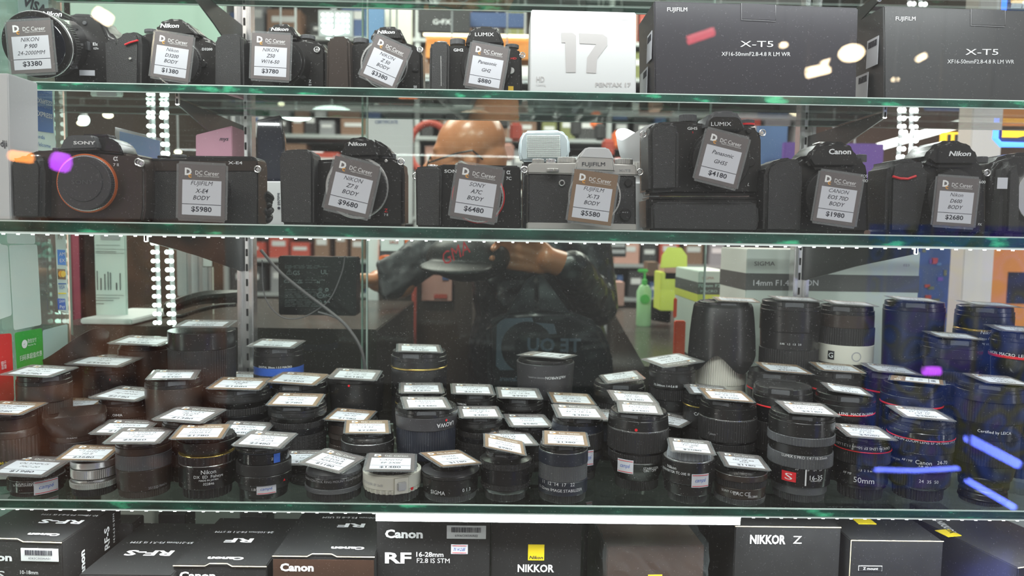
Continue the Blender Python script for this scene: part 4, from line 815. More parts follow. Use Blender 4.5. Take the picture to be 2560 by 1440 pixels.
t.poly('grip', [(712, 392), (720, 382), (748, 378), (785, 378), (796, 396), (796, None), (716, None)], -.022, .02, 'leather', .006)
t.poly('viewfinder_hump', [(855, 400), (862, 368), (872, 352), (896, 344), (925, 346), (945, 362), (958, 398)], -.012, .034, 'satin', .004)
t.poly('eyepiece_block', [(928, 347), (944, 350), (972, 368), (984, 396), (950, 396)], 0, .036, 'black', .003)
t.disc('mount_ring', 892, 468, 78, -.006, .001, 'silver', 96); t.disc('body_cap', 892, 468, 72, -.015, -.005, 'rubber', 96, 1, .0005)
t.dial('command_dial', 967, 398, 46, 14, .012); t.dial('shutter_button', 748, 380, 26, 5, -.004, 'chrome', False); t.lug(1002, 404, -.004)
t.poly('release_button', [(962, 455), (974, 455), (974, 488), (962, 488)], -.003, .001, 'satin', .001); t.disc('function_knob', 965, 402, 4, -.003, 0, 'silver')
t.text('Nikon', 893, 360, 9, -.0128, italic=.2, bold=.03, w=45); t.text('Z', 965, 526, 9, -.0006, 'red', bold=.02); t.text('7 II', 965, 537, 6, -.0006)
cam_tag(880, 468, 124, 12, .812, ['NIKON', 'Z7 II', 'BODY'], 9680, 'mirrorless camera with big mount ring')
t = Thing('camera', 1172, .85, ZM, 'small flat mirrorless camera in front of the bald head', 'camera', CB)
t.poly('body', [(1043, 420), (1048, 416), (1096, 415), (1104, 411), (1296, 414), (1302, 422), (1303, None), (1045, None)], 0, .036, 'black', .003)
t.poly('grip', [(1042, 422), (1050, 418), (1100, 420), (1106, 430), (1104, None), (1044, None)], -.014, .02, 'leather', .004)
t.disc('mount_ring', 1196, 492, 66, -.004, .001, 'red', 96); t.disc('mount_face', 1196, 492, 63, -.006, -.003, 'silver', 96); t.disc('body_cap', 1196, 492, 60, -.014, -.005, 'rubber', 96, 1, .0005)
t.text('SONY', 1132, 428, 8, -.0006, bold=.02, w=42); t.text('α', 1271, 431, 11, -.0006, bold=.02); t.text('7C', 1272, 446, 8, -.0006, w=13); t.dial('shutter_button', 1082, 420, 26, 7, -.002, 'chrome', False); t.lug(1040, 440, 0)
cam_tag(1191, 482, 124, 7, .812, ['SONY', 'A7C', 'BODY'], 6480, 'small flat camera in front of the bald head')
t = Thing('camera', 1455, .85, ZM, 'silver and black camera with white viewfinder hump', 'camera', CB)
t.poly('body', [(1320, 432), (1590, 438), (1591, None), (1318, None)], 0, .034, 'leather', .002)
t.poly('top_plate', [(1318, 414), (1326, 407), (1440, 407), (1540, 410), (1588, 412), (1591, 420), (1591, 440), (1318, 434)], -.003, .036, 'silvermat', .0015)
t.poly('base_plate', [(1318, 556), (1591, 560), (1591, None), (1318, None)], -.001, .036, 'silvermat', .0008)
t.poly('viewfinder_hump', [(1434, 428), (1440, 402), (1456, 376), (1464, 371), (1516, 372), (1524, 380), (1532, 404), (1536, 432)], -.010, .034, 'silvermat', .0025)
t.poly('hump_top', [(1444, 398), (1457, 375), (1465, 370), (1515, 371), (1524, 379), (1532, 402)], -.0108, .030, 'white', .0018)
t.dial('iso_dial', 1345, 410, 30, 12, .014, 'silvermat'); t.dial('shutter_button', 1377, 408, 24, 10, .006, 'chrome'); t.dial('shutter_dial', 1416, 408, 46, 14, .014, 'silvermat'); t.dial('exposure_dial', 1559, 412, 46, 14, .014, 'silvermat')
t.dial('front_dial', 1382, 430, 30, 8, -.008, 'silvermat'); t.disc('function_button', 1405, 457, 8, -.003, .001, 'chrome'); t.disc('button_center', 1405, 457, 5, -.004, -.002, 'satin')
t.disc('mount_ring', 1487, 490, 66, -.004, .001, 'silver', 96); t.disc('body_cap', 1487, 490, 62, -.012, -.003, 'rubber', 96, 1, .0005)
t.disc('focus_dial', 1564, 536, 14, -.004, .001, 'gloss'); t.disc('lock_button', 1571, 457, 9, -.003, .001, 'satin'); t.lug(1311, 424, 0); t.lug(1600, 430, 0)
t.text('FUJIFILM', 1484, 412, 10, -.0106, 'ink', bold=.02, w=57); t.text('X-T3', 1562, 426, 6, -.0036, 'greylettering', w=30); t.text('M C S', 1563, 531, 3, -.0046, w=14)
cam_tag(1482, 494, 120, 6, .818, ['FUJIFILM', 'X-T3', 'BODY'], 5580, 'silver and black camera', True)
t = Thing('camera', 1758, .845, ZM, 'tall camera with battery grip and red-ringed dial', 'camera', CB)
t.poly('body', [(1616, 322), (1640, 306), (1680, 302), (1740, 304), (1762, 310), (1880, 314), (1900, 322), (1905, 340), (1905, 488), (1616, 488)], 0, .045, 'satin', .005)
t.poly('grip', [(1612, 335), (1622, 318), (1640, 310), (1676, 312), (1688, 330), (1686, 480), (1614, 484)], -.022, .03, 'leather', .008)
t.poly('viewfinder_hump', [(1752, 330), (1762, 298), (1772, 284), (1792, 280), (1830, 281), (1842, 292), (1856, 330)], -.014, .040, 'grey', .004)
t.poly('hump_face', [(1758, 330), (1766, 304), (1776, 297), (1832, 298), (1840, 304), (1850, 330)], -.0155, -.012, 'black', .001)
t.poly('battery_grip', [(1614, 492), (1898, 492), (1898, None), (1616, None)], -.004, .045, 'satin', .004)
t.poly('grip_roll', [(1620, 514), (1630, 506), (1870, 506), (1882, 516), (1884, 560), (1874, None), (1622, None)], -.020, .02, 'leather', .008)
t.dial('mode_dial', 1719, 306, 44, 18, .014); t.dial('drive_dial', 1868, 316, 34, 16, .014); b = MB(); c = t.L(1868, 314, .014); b.lathe([(.0082, 0), (.0082, .0022), (.0075, .0022)], 'red', 48, Matrix.Translation(c)); b.build('red_ring', t.root)
t.disc('mount_ring', 1800, 400, 76, -.006, .001, 'satin', 96); t.disc('body_cap', 1800, 400, 68, -.015, -.005, 'rubber', 96, 1, .0005)
t.disc('sync_cap', 1873, 327, 7, -.003, .001, 'satin'); t.disc('release_button', 1876, 405, 12, -.003, .001, 'satin'); t.lug(1906, 332, .002); t.lug(1608, 336, 0)
t.text('LUMIX', 1803, 310, 10, -.0162, bold=.02, w=50); t.text('GH5', 1731, 321, 7, -.0008, bold=.02, w=25); t.text('S', 1732, 331, 5, -.0008, 'red'); t.text('L', 1871, 461, 8, -.0008, italic=.3)
cam_tag(1804, 397, 118, 12, .805, ['Panasonic', 'GH5S'], 4180, 'tall camera with battery grip')
t = Thing('camera', 2030, .845, ZM, 'SLR camera with round grip, right of the battery grip camera', 'camera', CB)
t.poly('body', [(1945, 425), (1990, 398), (2015, 385), (2150, 388), (2166, 402), (2174, 440), (2176, None), (1940, None)], 0, .045, 'black', .006)
t.poly('grip', [(1893, 435), (1900, 418), (1925, 402), (1960, 398), (1984, 412), (1986, 450), (1980, None), (1890, None)], -.026, .03, 'leather', .010)
t.poly('viewfinder_hump', [(2004, 400), (2022, 372), (2045, 358), (2075, 354), (2108, 358), (2128, 376), (2138, 405), (2130, 425), (2020, 425)], -.012, .042, 'satin', .006)
t.dial('mode_dial', 2148, 405, 34, 18, .014); t.dial('shutter_button', 1965, 404, 22, 4, -.010, 'chrome', False)
t.disc('mount_ring', 2082, 490, 72, -.006, .001, 'satin', 96); t.disc('body_cap', 2082, 490, 68, -.015, -.005, 'rubber', 96, 1, .0005)
t.poly('hot_shoe', [(2050, 357), (2052, 353), (2094, 354), (2096, 358)], .004, .022, 'chrome', .0005)
t.text('Canon', 2100, 379, 13, -.0128, bold=.03, w=56); t.text('EOS', 2161, 440, 7, -.0008, w=16); t.text('70D', 2162, 452, 7, -.0008, w=16)
cam_tag(2094, 497, 118, 6, .803, ['CANON', 'EOS 70D', 'BODY'], 1980, 'SLR camera with round grip')
t = Thing('camera', 2330, .845, ZM, 'SLR camera with curved red stripe, right of the round grip one', 'camera', CB)
t.poly('body', [(2260, 418), (2300, 398), (2440, 392), (2458, 405), (2466, 430), (2468, None), (2240, None)], 0, .045, 'satin', .006)
t.poly('grip', [(2194, 440), (2200, 412), (2222, 400), (2268, 402), (2294, 420), (2296, 450), (2270, None), (2190, None)], -.024, .03, 'leather', .009)
t.poly('viewfinder_hump', [(2296, 402), (2312, 372), (2336, 356), (2362, 352), (2396, 356), (2424, 372), (2436, 402), (2424, 420), (2320, 420)], -.012, .042, 'satin', .006)
t.swept('red_accent', [(2232, 441), (2250, 446), (2270, 447), (2290, 440)], -.025, .0014, 'red')
t.dial('mode_dial', 2450, 408, 34, 16, .014); t.dial('shutter_button', 2260, 408, 34, 8, -.008, 'chrome', False); t.disc('preview_knob', 2301, 415, 8, -.014, -.001, 'chrome')
t.disc('mount_ring', 2385, 492, 70, -.006, .001, 'satin', 96); t.disc('body_cap', 2385, 492, 66, -.015, -.005, 'rubber', 96, 1, .0005); t.disc('screw_dial', 2312, 552, 9, -.003, .001, 'satin')
t.text('Nikon', 2400, 384, 12, -.0128, italic=.2, bold=.03, w=56); t.text('D600', 2452, 455, 7, -.0008, w=24); t.text('FX', 2450, 561, 6, -.0008); t.lug(2468, 432, 0)
cam_tag(2389, 505, 114, 2, .803, ['Nikon', 'D600', 'BODY'], 2680, 'camera with the curved red stripe')
t = Thing('camera', 2550, .88, ZM, 'dark camera cut off by the right picture edge on the middle shelf', 'camera', CB)
t.poly('body', [(2472, 420), (2490, 396), (2540, 380), (2620, 380), (2640, None), (2470, None)], 0, .045, 'satin', .006)
t.poly('grip', [(2486, 440), (2492, 410), (2520, 400), (2532, 430), (2530, None), (2480, None)], -.018, .02, 'leather', .007)
t.disc('mount_ring', 2610, 490, 70, -.006, .001, 'chrome', 96); t.disc('screw_dial', 2524, 548, 10, -.003, .001, 'gloss')
b = MB(); c = t.L(2506, 458, -.0195); b.box((c.x, c.y, c.z), (.012, .0004, .013), 'paper'); b.build('price_sticker', t.root, smooth=False)
# --- other things on the middle shelf
t = Thing('carton', -20, .80, ZM, 'white carton at the left edge of the middle shelf', 'box')
t.poly('box', [(-70, 183), (20, 183), (27, None), (-70, None)], 0, .05, 'white', .001); t.text('dji', 9, 361, 16, -.0008, 'ink', w=16)
t = Thing('carton', 680, .97, ZM, 'white carton with sideways lettering between two cameras', 'box')
t.poly('box', [(640, 453), (714, 453), (720, None), (640, None)], 0, .06, 'white', .001); t.text('Insta360', 697, 498, 7, -.0006, 'ink', ang=-90, w=30, bold=.02); t.disc('round_mark', 697, 520, 3.5, -.0008, 0, 'ink')
t = Thing('neck_strap', 655, .88, ZM, 'coiled black camera strap right of the flat-topped camera', 'strap')
b = MB()
for k in range(5):
    c = t.L(652 + 3 * math.sin(k * 2), 545 - k * 14, 0); b.tube([(c.x + .010 * math.cos(a) , c.y + .008 * math.sin(a), c.z + .003 * math.sin(a * 2 + k)) for a in [i * math.pi / 10 for i in range(21)]], .0042, 'rubber', 10)
b.build('strap_loop', t.root)
t = Thing('flash_diffuser', 1360, .955, ZM, 'translucent white flash diffuser standing behind the silver camera', 'flash diffuser')
t.poly('diffuser_cap', [(1304, 336), (1312, 326), (1400, 324), (1416, 334), (1424, 348), (1426, 384), (1416, 402), (1304, 404), (1296, 384), (1298, 350)], 0, .03, 'translucent_white', .004)
t.poly('diffuser_window', [(1317, 338), (1400, 338), (1402, 394), (1318, 394)], -.0012, .0, 'white', .0008)
b = MB(); 
for k in range(16):
    c0 = t.L(1317 + k * 5.4, 338, -.0016); c1 = t.L(1317 + k * 5.4, 394, -.0016); b.tube([c0, c1], .00022, 'stickerwhite', 4)
for k in range(11):
    c0 = t.L(1317, 340 + k * 5.3, -.0016); c1 = t.L(1401, 340 + k * 5.3, -.0016); b.tube([c0, c1], .00022, 'stickerwhite', 4)
b.build('window_grid', t.root, smooth=False)
t.poly('foot', [(1306, 404), (1414, 404), (1414, None), (1306, None)], .004, .024, 'satin', .002)
t = Thing('white_lens', 1592, .965, ZM, 'white lens with petal hood standing behind the battery grip camera', 'camera lens')
b = MB(); k_ = .965 / FPX; c = t.L(1592, 600, 0); Hh = t.L(1592, 345, 0).z
b.lathe([(.026, 0), (.027, .001), (.027, Hh * .5), (.021, Hh * .56), (.021, Hh * .60)], 'white', 56); b.build('barrel', t.root)
b = MB(); b.lathe([(.022, Hh * .6), (.0275, Hh * .62), (.0275, Hh * .72), (.022, Hh * .74)], 'silvermat', 96, rib=1, depth=.0005); b.build('focus_ring', t.root); petal_hood(t.root, .021, .031, Hh * .74, Hh * 1.13, .45, 'white', ph=.6)
t = Thing('dark_tablet', 676, 1.04, ZM, 'black glossy tablet leaning by the left chrome upright', 'tablet')
t.poly('casing', [(641, 300), (700, 288), (712, 352), (716, None), (641, None)], 0, .008, 'gloss', .001); t.poly('screen', [(645, 306), (697, 296), (708, 354), (711, None), (645, None)], -.0006, 0, 'lensglass', .0003)
t = Thing('pink_carton', 530, 1.05, ZM, 'mauve pink carton behind the flat-topped camera', 'box')
mat('mauve', (.42, .20, .27), .5); t.poly('box', [(489, 337), (580, 314), (580, None), (489, None)], 0, .05, 'mauve', .001)
t.text('mys', 560, 350, 10, -.0006, 'ink', italic=.3)
t = Thing('blue_card', 340, 1.06, ZM, 'blue card in a clear acrylic stand behind the leftmost camera', 'sign')
mat('skyblue', (.08, .30, .70), .4); t.poly('acrylic_frame', [(287, 317), (402, 346), (402, None), (287, None)], 0, .004, 'sleeve', .0006); t.poly('blue_panel', [(295, 327), (396, 351), (396, None), (295, None)], .004, .005, 'skyblue', .0002)
# --- cartons on the upper shelf
CT = 'product cartons on the upper shelf'
t = Thing('carton', 1460, .955, ZT, 'white carton with large grey 17 on the upper shelf', 'box', CT)
t.poly('box', [(1328, 24), (1590, 31), (1590, None), (1324, None)], 0, .085, 'white', .0012)
mat('palegrey', (.50, .48, .48), .5); mat('faintgrey', (.62, .61, .61), .5)
for nm_, pts in (('digit_one', [(1403, 82), (1431, 82), (1440, 89), (1439, 181), (1415, 181), (1413, 107), (1404, 107)]), ('digit_seven', [(1448, 83), (1507, 86), (1518, 94), (1518, 114), (1492, 148), (1490, 183), (1466, 182), (1468, 144), (1490, 111), (1449, 109)])): t.poly(nm_, pts, -.0006, 0, 'palegrey', 0)
t.text('PENTAX 17', 1533, 212, 10, -.0006, 'palegrey', bold=.03, w=88); t.text('HD', 1351, 198, 14, -.0006, 'palegrey', w=20); t.text('Coating', 1352, 212, 6, -.0006, 'faintgrey', w=24); t.text('R08010', 1567, 47, 6, -.0006, 'faintgrey', w=28)
def fuji(px, x0, x1, ytop0, ytop1, D, lab, m_, xtxt, dep=.10, off=0):
    t = Thing('carton', px, D, ZT, lab, 'box', CT)
    t.poly('box', [(x0, ytop0), (x1, ytop1), (x1 - 6, None), (x0 + 2, None)], 0, dep, m_, .0016)
    s_ = t; s_.text('FUJIFILM', x0 + off[0], off[1], 10, -.0006, bold=.03, w=49); s_.text('X-T5', x0 + off[2], off[3], 15, -.0006, bold=.0, w=82); s_.text('XF16-50mmF2.8-4.8 R LM WR', x0 + off[4], off[5], 10, -.0006, bold=.01, w=off[6])
    fl = s_.poly('front_flap', [(x0 + off[7], off[8]), (x0 + off[7] + 85, off[8] + 4), (x0 + off[7] + 85, off[8] + 44), (x0 + off[7], off[8] + 40)], -.0009, 0, m_, .0003)
    b = MB(); b.tube([s_.L(x0 + off[7], off[8], -.0012), s_.L(x0 + off[7], off[8] + 41, -.0012), s_.L(x0 + off[7] + 85, off[8] + 45, -.0012), s_.L(x0 + off[7] + 85, off[8] + 4, -.0012)], .0003, 'greylettering', 5); b.build('flap_edge', fl)
    # labels on the left side face
    q = s_.L(x0, 100, 0).x - .0005
    b = MB()
    zt = s_.L(x0, ytop0, 0).z
    for (ya, yb, za, zb) in ((.012, .042, .42, .72), (.035, .085, .08, .38)):
        b.box((q, (ya + yb) / 2, zt * (za + zb) / 2), (.0006, yb - ya, zt * (zb - za)), 'paper')
        for k in range(12): b.box((q - .0005, ya + .004 + k * .0019, zt * (zb - .06)), (.0004, .0006 + .0005 * (k % 3), .008), 'ink')
    b.build('shipping_label', t.root, smooth=False); return t
mat('fujibox', (.020, .018, .026), .45, noise=(5, .15)); mat('fujibox2', (.050, .051, .054), .45)
fuji(1890, 1635, 2146, 2, 19, .955, 'black carton left of the two on the upper shelf', 'fujibox', None, .105, (58, 25, 257, 110, 255, 135, 170, 219, 8))
t = fuji(2400, 2209, 2745, 14, 34, .965, 'dark grey ribbed carton at the right end of the upper shelf', 'fujibox2', None, .105, (55, 48, 246, 130, 243, 154, 166, 219, 22))
# ================================================================ cartons below the lens shelf
mat('boxblack', (.020, .020, .021), .30, noise=(40, .3)); mat('boxbrown', (.050, .026, .018), .3, noise=(40, .2)); mat('boxgloss', (.028, .029, .031), .22, coat=.3)
BG = 'lens cartons on the bottom deck'
class Carton:
    def __init__(s, x0, x1, ytop, D, depth, label, m='boxblack', rz=0, top_m=None, edge=True, sx=0):
        a = P(x0, ytop, D); c = P(x1, ytop, D); s.w = (c.x - a.x); s.zt = (a.z + c.z) / 2; s.h = s.zt - ZDECK - .001; s.d = depth
        s.D = D; s.root = empty('carton', (a.x, D, ZDECK + .001), R(rz), label, 'box', BG)
        b = MB(); b.box((s.w / 2, depth / 2, s.h / 2), (s.w, depth, s.h), m, .0012); b.build('box', s.root)
        if edge:
            b = MB(); w_ = s.w
            b.tube([(0, -.0005, s.h - .0012), (w_ * .34, -.0005, s.h - .0012), (w_ * .39, -.0005, s.h + .0022), (w_ * .58, -.0005, s.h + .0022), (w_ * .63, -.0005, s.h - .0012), (w_, -.0005, s.h - .0012)], .0007, 'carton_edge', 6); b.build('lid_edge', s.root)
    def front(s, st, u, v, h, m='lettering', w=None, bold=.01, italic=0, name='lettering'):   # u across 0..1, v metres below the top
        b = MB(); b.text(st, h, m, UP(s.w * u, -.0008, s.h - v), italic, bold, w); return b.build(name, s.root, smooth=False)
    def top(s, st, u, v, h, m='lettering', w=None, bold=.01, italic=0, flip=True):   # lettering on the lid, reading from behind
        b = MB(); T = Matrix.Translation((s.w * u, s.d * v, s.h + .0006)) @ Matrix.Rotation(math.pi if flip else 0, 4, 'Z'); b.text(st, h, m, T, italic, bold, w); return b.build('lettering', s.root, smooth=False)
    def side(s, st, v, zf, h, m='lettering', w=None, right=True, bold=.01):   # sideways on the right face, reading upward
        b = MB(); x = s.w + .0006
        T = Matrix.Translation((x, s.d * v, s.h * zf)) @ Matrix.Rotation(R(90), 4, 'Z') @ Matrix.Rotation(R(90), 4, 'X') @ Matrix.Rotation(R(90), 4, 'Z'); b.text(st, h, m, T, 0, bold, w); b.build('lettering', s.root, smooth=False)
    def patch(s, u, v, w_, h, m, name='label_patch', top=False, y=.0006, rz=0):
        b = MB()
        if top: b.box((s.w * u, s.d * v, s.h + .0003), (w_, h, .0006), m)
        else: b.box((s.w * u, -y / 2, s.h - v), (w_, y, h), m, 0)
        return b.build(name, s.root, smooth=False)
    def barcode(s, u, v, w_, h, num):
        b = MB(); b.box((s.w * u, -.0004, s.h - v), (w_, .0008, h), 'white', .0002)
        rr = random.Random(3); x = -w_ * .38
        while x < w_ * .36:
            k = rr.choice((.0004, .0007, .0011)); b.box((s.w * u + x, -.0010, s.h - v + h * .18), (k, .0003, h * .38), 'ink'); x += k + rr.choice((.0005, .0008))
        b.text(num, h * .17, 'ink', UP(s.w * u, -.0012, s.h - v - h * .25), 0, 0, w_ * .58); b.build('barcode_label', s.root, smooth=False)
def hand_sticker(c, u, v):
    b = MB(); b.box((c.w * u, -.0004, c.h - v), (.021, .0008, .012), 'paper')
    for dz in (-.0045, .0045): b.box((c.w * u, -.0010, c.h - v + dz), (.018, .0003, .0005), 'red')
    b.text('71 H 2.85', .0042, 'blue', UP(c.w * u, -.0012, c.h - v), .4, 0, .015); b.build('price_sticker', c.root, smooth=False)
c = Carton(-105, 160, 1349, .88, .13, 'black lens carton with barcode label at the bottom left corner', rz=-2)
c.barcode(.785, .017, .046, .016, '6262C003AA01'); c.front('Canon', .33, .021, .009, w=.048, bold=.04); c.front('RF-S', .27, .043, .010, w=.045); c.front('10-18mm', .68, .039, .0048, w=.022); c.front('F4.5-6.3 IS STM', .745, .046, .0048, w=.036); hand_sticker(c, .9, .062)
c.top('Canon', .73, .14, .007, w=.040, bold=.04); c.top('RF-S', .70, .45, .012, w=.055, bold=.03); c.top('10-18mm F4.5-6.3 IS STM', .68, .62, .005, w=.074)
c.side('Canon', .30, .72, .010, w=.042, bold=.04); c.side('RF-S', .72, .80, .012, w=.030, bold=.02); c.side('F4.5-6.3 IS STM', .85, .84, .004, w=.04)
c = Carton(196, 428, 1438, .87, .16, 'low brown black carton second from the left', 'boxblack', edge=False)
c.top('RF-S', .50, .38, .015, w=.060, bold=.03); c.top('55-210mm F5-7.1 IS STM', .52, .58, .006, w=.082)
c = Carton(433, 667, 1413, .885, .15, 'black carton with lid lettering beside the low brown one')
c.top('Canon', .5, .12, .008, w=.045, bold=.04); c.top('RF', .48, .48, .013, w=.036, bold=.03); c.top('24-105mm F4-7.1 IS STM', .46, .66, .006, w=.078); c.front('Canon', .26, .013, .009, w=.044, bold=.04)
c = Carton(681, 937, 1389, .885, .15, 'brown-fronted carton left of the tall barcode carton')
b = MB(); b.box((c.w / 2, -.0003, c.h / 2 - .002), (c.w * .985, .0005, c.h - .006), 'boxbrown'); b.build('front_panel', c.root)
c.top('Canon', .70, .14, .008, w=.042, bold=.04); c.top('RF', .62, .62, .013, w=.036, bold=.03); c.top('100-400mm F5.6-8 IS USM', .62, .80, .006, w=.09); c.front('Canon', .24, .015, .0095, w=.041, bold=.04)
c = Carton(942, 1226, 1300, .90, .12, 'tall black carton with barcode and handwritten sticker in the bottom row', edge=False)
c.front('Canon', .24, .018, .0105, w=.047, bold=.04); c.barcode(.79, .015, .049, .017, '6906C003AA02'); hand_sticker(c, .73, .037); c.front('RF', .19, .049, .014, w=.033, bold=.03); c.front('16-28mm', .47, .044, .0062, w=.034, bold=.02); c.front('F2.8 IS STM', .50, .052, .0062, w=.041, bold=.02)
c = Carton(1229, 1455, 1292, .905, .12, 'black carton with small yellow square in the bottom row centre', edge=False)
q = c.patch(.50, .046, .0205, .0205, 'yellow', 'yellow_square'); c.front('Nikon', .50, .0525, .0042, 'ink', w=.0175, italic=.25, bold=.02, name='square_lettering'); c.front('NIKKOR', .5, .0665, .0098, w=.046, bold=.03)
mat('wrap', (.35, .40, .42), .12, alpha=.07, bump=(60, .8))
c = Carton(1518, 1765, 1368, .90, .14, 'dark carton in crinkled clear wrap, tilted', 'boxbrown', rz=3, edge=False)
c.patch(.50, .044, .018, .014, 'yellow', 'yellow_square'); c.side('NIKKOR', .2, .7, .01)
b = MB(); bm = bmesh.new(); bmesh.ops.create_cube(bm, size=1); 
for v in bm.verts: v.co = Vector((c.w / 2 + v.co.x * (c.w + .010), c.d / 2 + v.co.y * (c.d + .010), c.h / 2 + .003 + v.co.z * (c.h + .004)))
bmesh.ops.subdivide_edges(bm, edges=bm.edges[:], cuts=14, use_grid_fill=True); rr = random.Random(5)
for v in bm.verts:
    if v.co.z > .02: v.co += Vector((rr.uniform(-1, 1), rr.uniform(-1, 1), rr.uniform(-.6, 1))) * .0014
b.bm_add(bm, 'wrap'); b.build('clear_wrap', c.root, smooth=False)
c = Carton(1838, 2103, 1317, .905, .12, 'black carton with white NIKKOR Z lettering'.replace('NIKKOR Z', 'six letter'), edge=False)
c.front('NIKKOR', .31, .0165, .0115, w=.045, bold=.03); c.front('Z', .59, .0165, .0105, w=.011, bold=0)
b = MB(); b.tube([(0, 0, c.h - .0002), (c.w, 0, c.h - .0002)], .0007, 'carton_edge', 6); b.build('lid_edge', c.root)
c = Carton(2128, 2359, 1352, .90, .13, 'black carton with lid yellow square and framed mount mark', edge=False)
b = MB(); b.tube([(0, 0, c.h - .0002), (c.w, 0, c.h - .0002)], .0007, 'carton_edge', 6); b.tube([(0, 0, c.h - .0002), (0, 0, .01)], .0006, 'carton_edge', 6); b.build('lid_edge', c.root)
c.patch(.40, .50, .024, .024, 'yellow', 'yellow_square', top=True); c.top('TC-2.0x', .36, .86, .0075, w=.048, bold=.02)
b = MB(); b.box((c.w * .22, -.0004, c.h - .036), (.030, .0006, .0065), 'lettering'); b.box((c.w * .22, -.0008, c.h - .036), (.0292, .0004, .0057), 'boxblack'); b.text('Z mount', .0034, 'lettering', UP(c.w * .22, -.0014, c.h - .036), 0, .01, .019); b.build('mount_mark', c.root, smooth=False)
c = Carton(2545, 2800, 1421, .86, .17, 'long black carton at the bottom right corner', rz=14, edge=False)
b = MB(); b.tube([(0, 0, c.h - .0002), (c.w, 0, c.h - .0002)], .0007, 'carton_edge', 6); b.build('lid_edge', c.root)
c.patch(.02, .62, .022, .022, 'yellow', 'yellow_square', top=True)
b = MB(); b.text('NIKKOR', .010, 'lettering', Matrix.Translation((c.w * .13, c.d * .72, c.h + .0006)) @ Matrix.Rotation(R(-110), 4, 'Z'), 0, .03, .044); b.build('lettering', c.root, smooth=False)
c = Carton(2365, 2450, 1318, 1.06, .10, 'black carton behind the bottom right corner one', edge=False); c.front('NIKKOR Z', .35, .03, .008, 'greylettering', w=.03)
for x0, x1, y, D, lab, st in ((262, 330, 1310, 1.00, 'narrow black carton behind the two left ones', 'STM'), (395, 464, 1285, 1.06, 'dark narrow carton against the back board', 'RF'), (600, 668, 1290, 1.07, 'dark narrow carton behind the lid lettered ones', ''), (1462, 1510, 1290, 1.05, 'black carton between the yellow square one and the wrapped one', ''), (1640, 1835, 1296, 1.04, 'black carton behind the wrapped one', '')):
    c = Carton(x0, x1, y, D, .035, lab, edge=False)
    if st: c.front(st, .3, .03, .006, 'greylettering')
# ================================================================ the person in the dark jacket
def capsule(b, A, B, r0, r1, m, n=18):
    A = Vector(A); B = Vector(B); d = B - A; L = d.length; q = d.to_track_quat('Z', 'Y'); T = Matrix.Translation(A) @ q.to_matrix().to_4x4(); prof = []
    for i in range(6): a = -math.pi / 2 + math.pi / 2 * i / 6; prof.append((max(r0 * math.cos(a), 1e-5), r0 * math.sin(a)))
    prof.append((r0, 0)); prof.append((r1, L))
    for i in range(1, 7): a = math.pi / 2 * i / 6; prof.append((max(r1 * math.cos(a), 1e-5), L + r1 * math.sin(a)))
    b.lathe(prof, m, n, T)
def ell(b, c, rx, ry, rz, m, T=None, n=28):
    prof = []
    for i in range(15): a = -math.pi / 2 + math.pi * i / 14; prof.append((max(math.cos(a), 1e-4), math.sin(a)))
    S = Matrix.Translation(c) @ (T or Matrix.Identity(4)) @ Matrix.Diagonal((rx, ry, rz, 1)); b.lathe(prof, m, n, S)
def remesh(o, vox, sm=4):
    md = o.modifiers.new('remesh', 'REMESH'); md.mode = 'VOXEL'; md.voxel_size = vox; md.use_smooth_shade = True
    if sm: s_ = o.modifiers.new('smooth', 'SMOOTH'); s_.iterations = sm; s_.factor = .5
DP = 1.70
hc = P(1172, 362, DP); hx, hz = hc.x, hc.z
per = empty('person', (hx + .1, DP, FLOOR), 0, 'bald person in a dark jacket with head bent to the left, behind the shelves', 'person')
O = Vector((hx + .1, DP, FLOOR))
def pt(px, py, dy=0): return P(px, py, DP + dy) - O
head = pt(1172, 372)
b = MB(); RT = Matrix.Rotation(R(-24), 4, 'Y')     # the head nods towards the left
ell(b, head + Vector((.004, 0, .012)), .083, .074, .072, 'skin', Matrix.Rotation(R(-35), 4, 'Y'))
ell(b, head + Vector((-.022, 0, -.030)), .058, .056, .066, 'skin', RT); ell(b, head + Vector((.038, 0, -.022)), .050, .058, .058, 'skin')
ell(b, head + Vector((-.050, 0, -.075)), .036, .040, .036, 'skin'); ell(b, head + Vector((-.058, 0, -.005)), .024, .042, .018, 'skin')
capsule(b, head + Vector((-.078, 0, -.022)), head + Vector((-.094, 0, -.046)), .008, .012, 'skin'); ell(b, head + Vector((-.082, 0, -.078)), .010, .022, .006, 'skin')
capsule(b, head + Vector((.030, 0, -.05)), head + Vector((.075, .01, -.16)), .052, .062, 'skin')
# ear on the side that faces the viewer
ell(b, head + Vector((.006, -.066, -.034)), .016, .010, .026, 'skin', Matrix.Rotation(R(-12), 4, 'Y')); 
ell(b, head + Vector((.010, 0, -.034)), .014, .078, .022, 'skin')
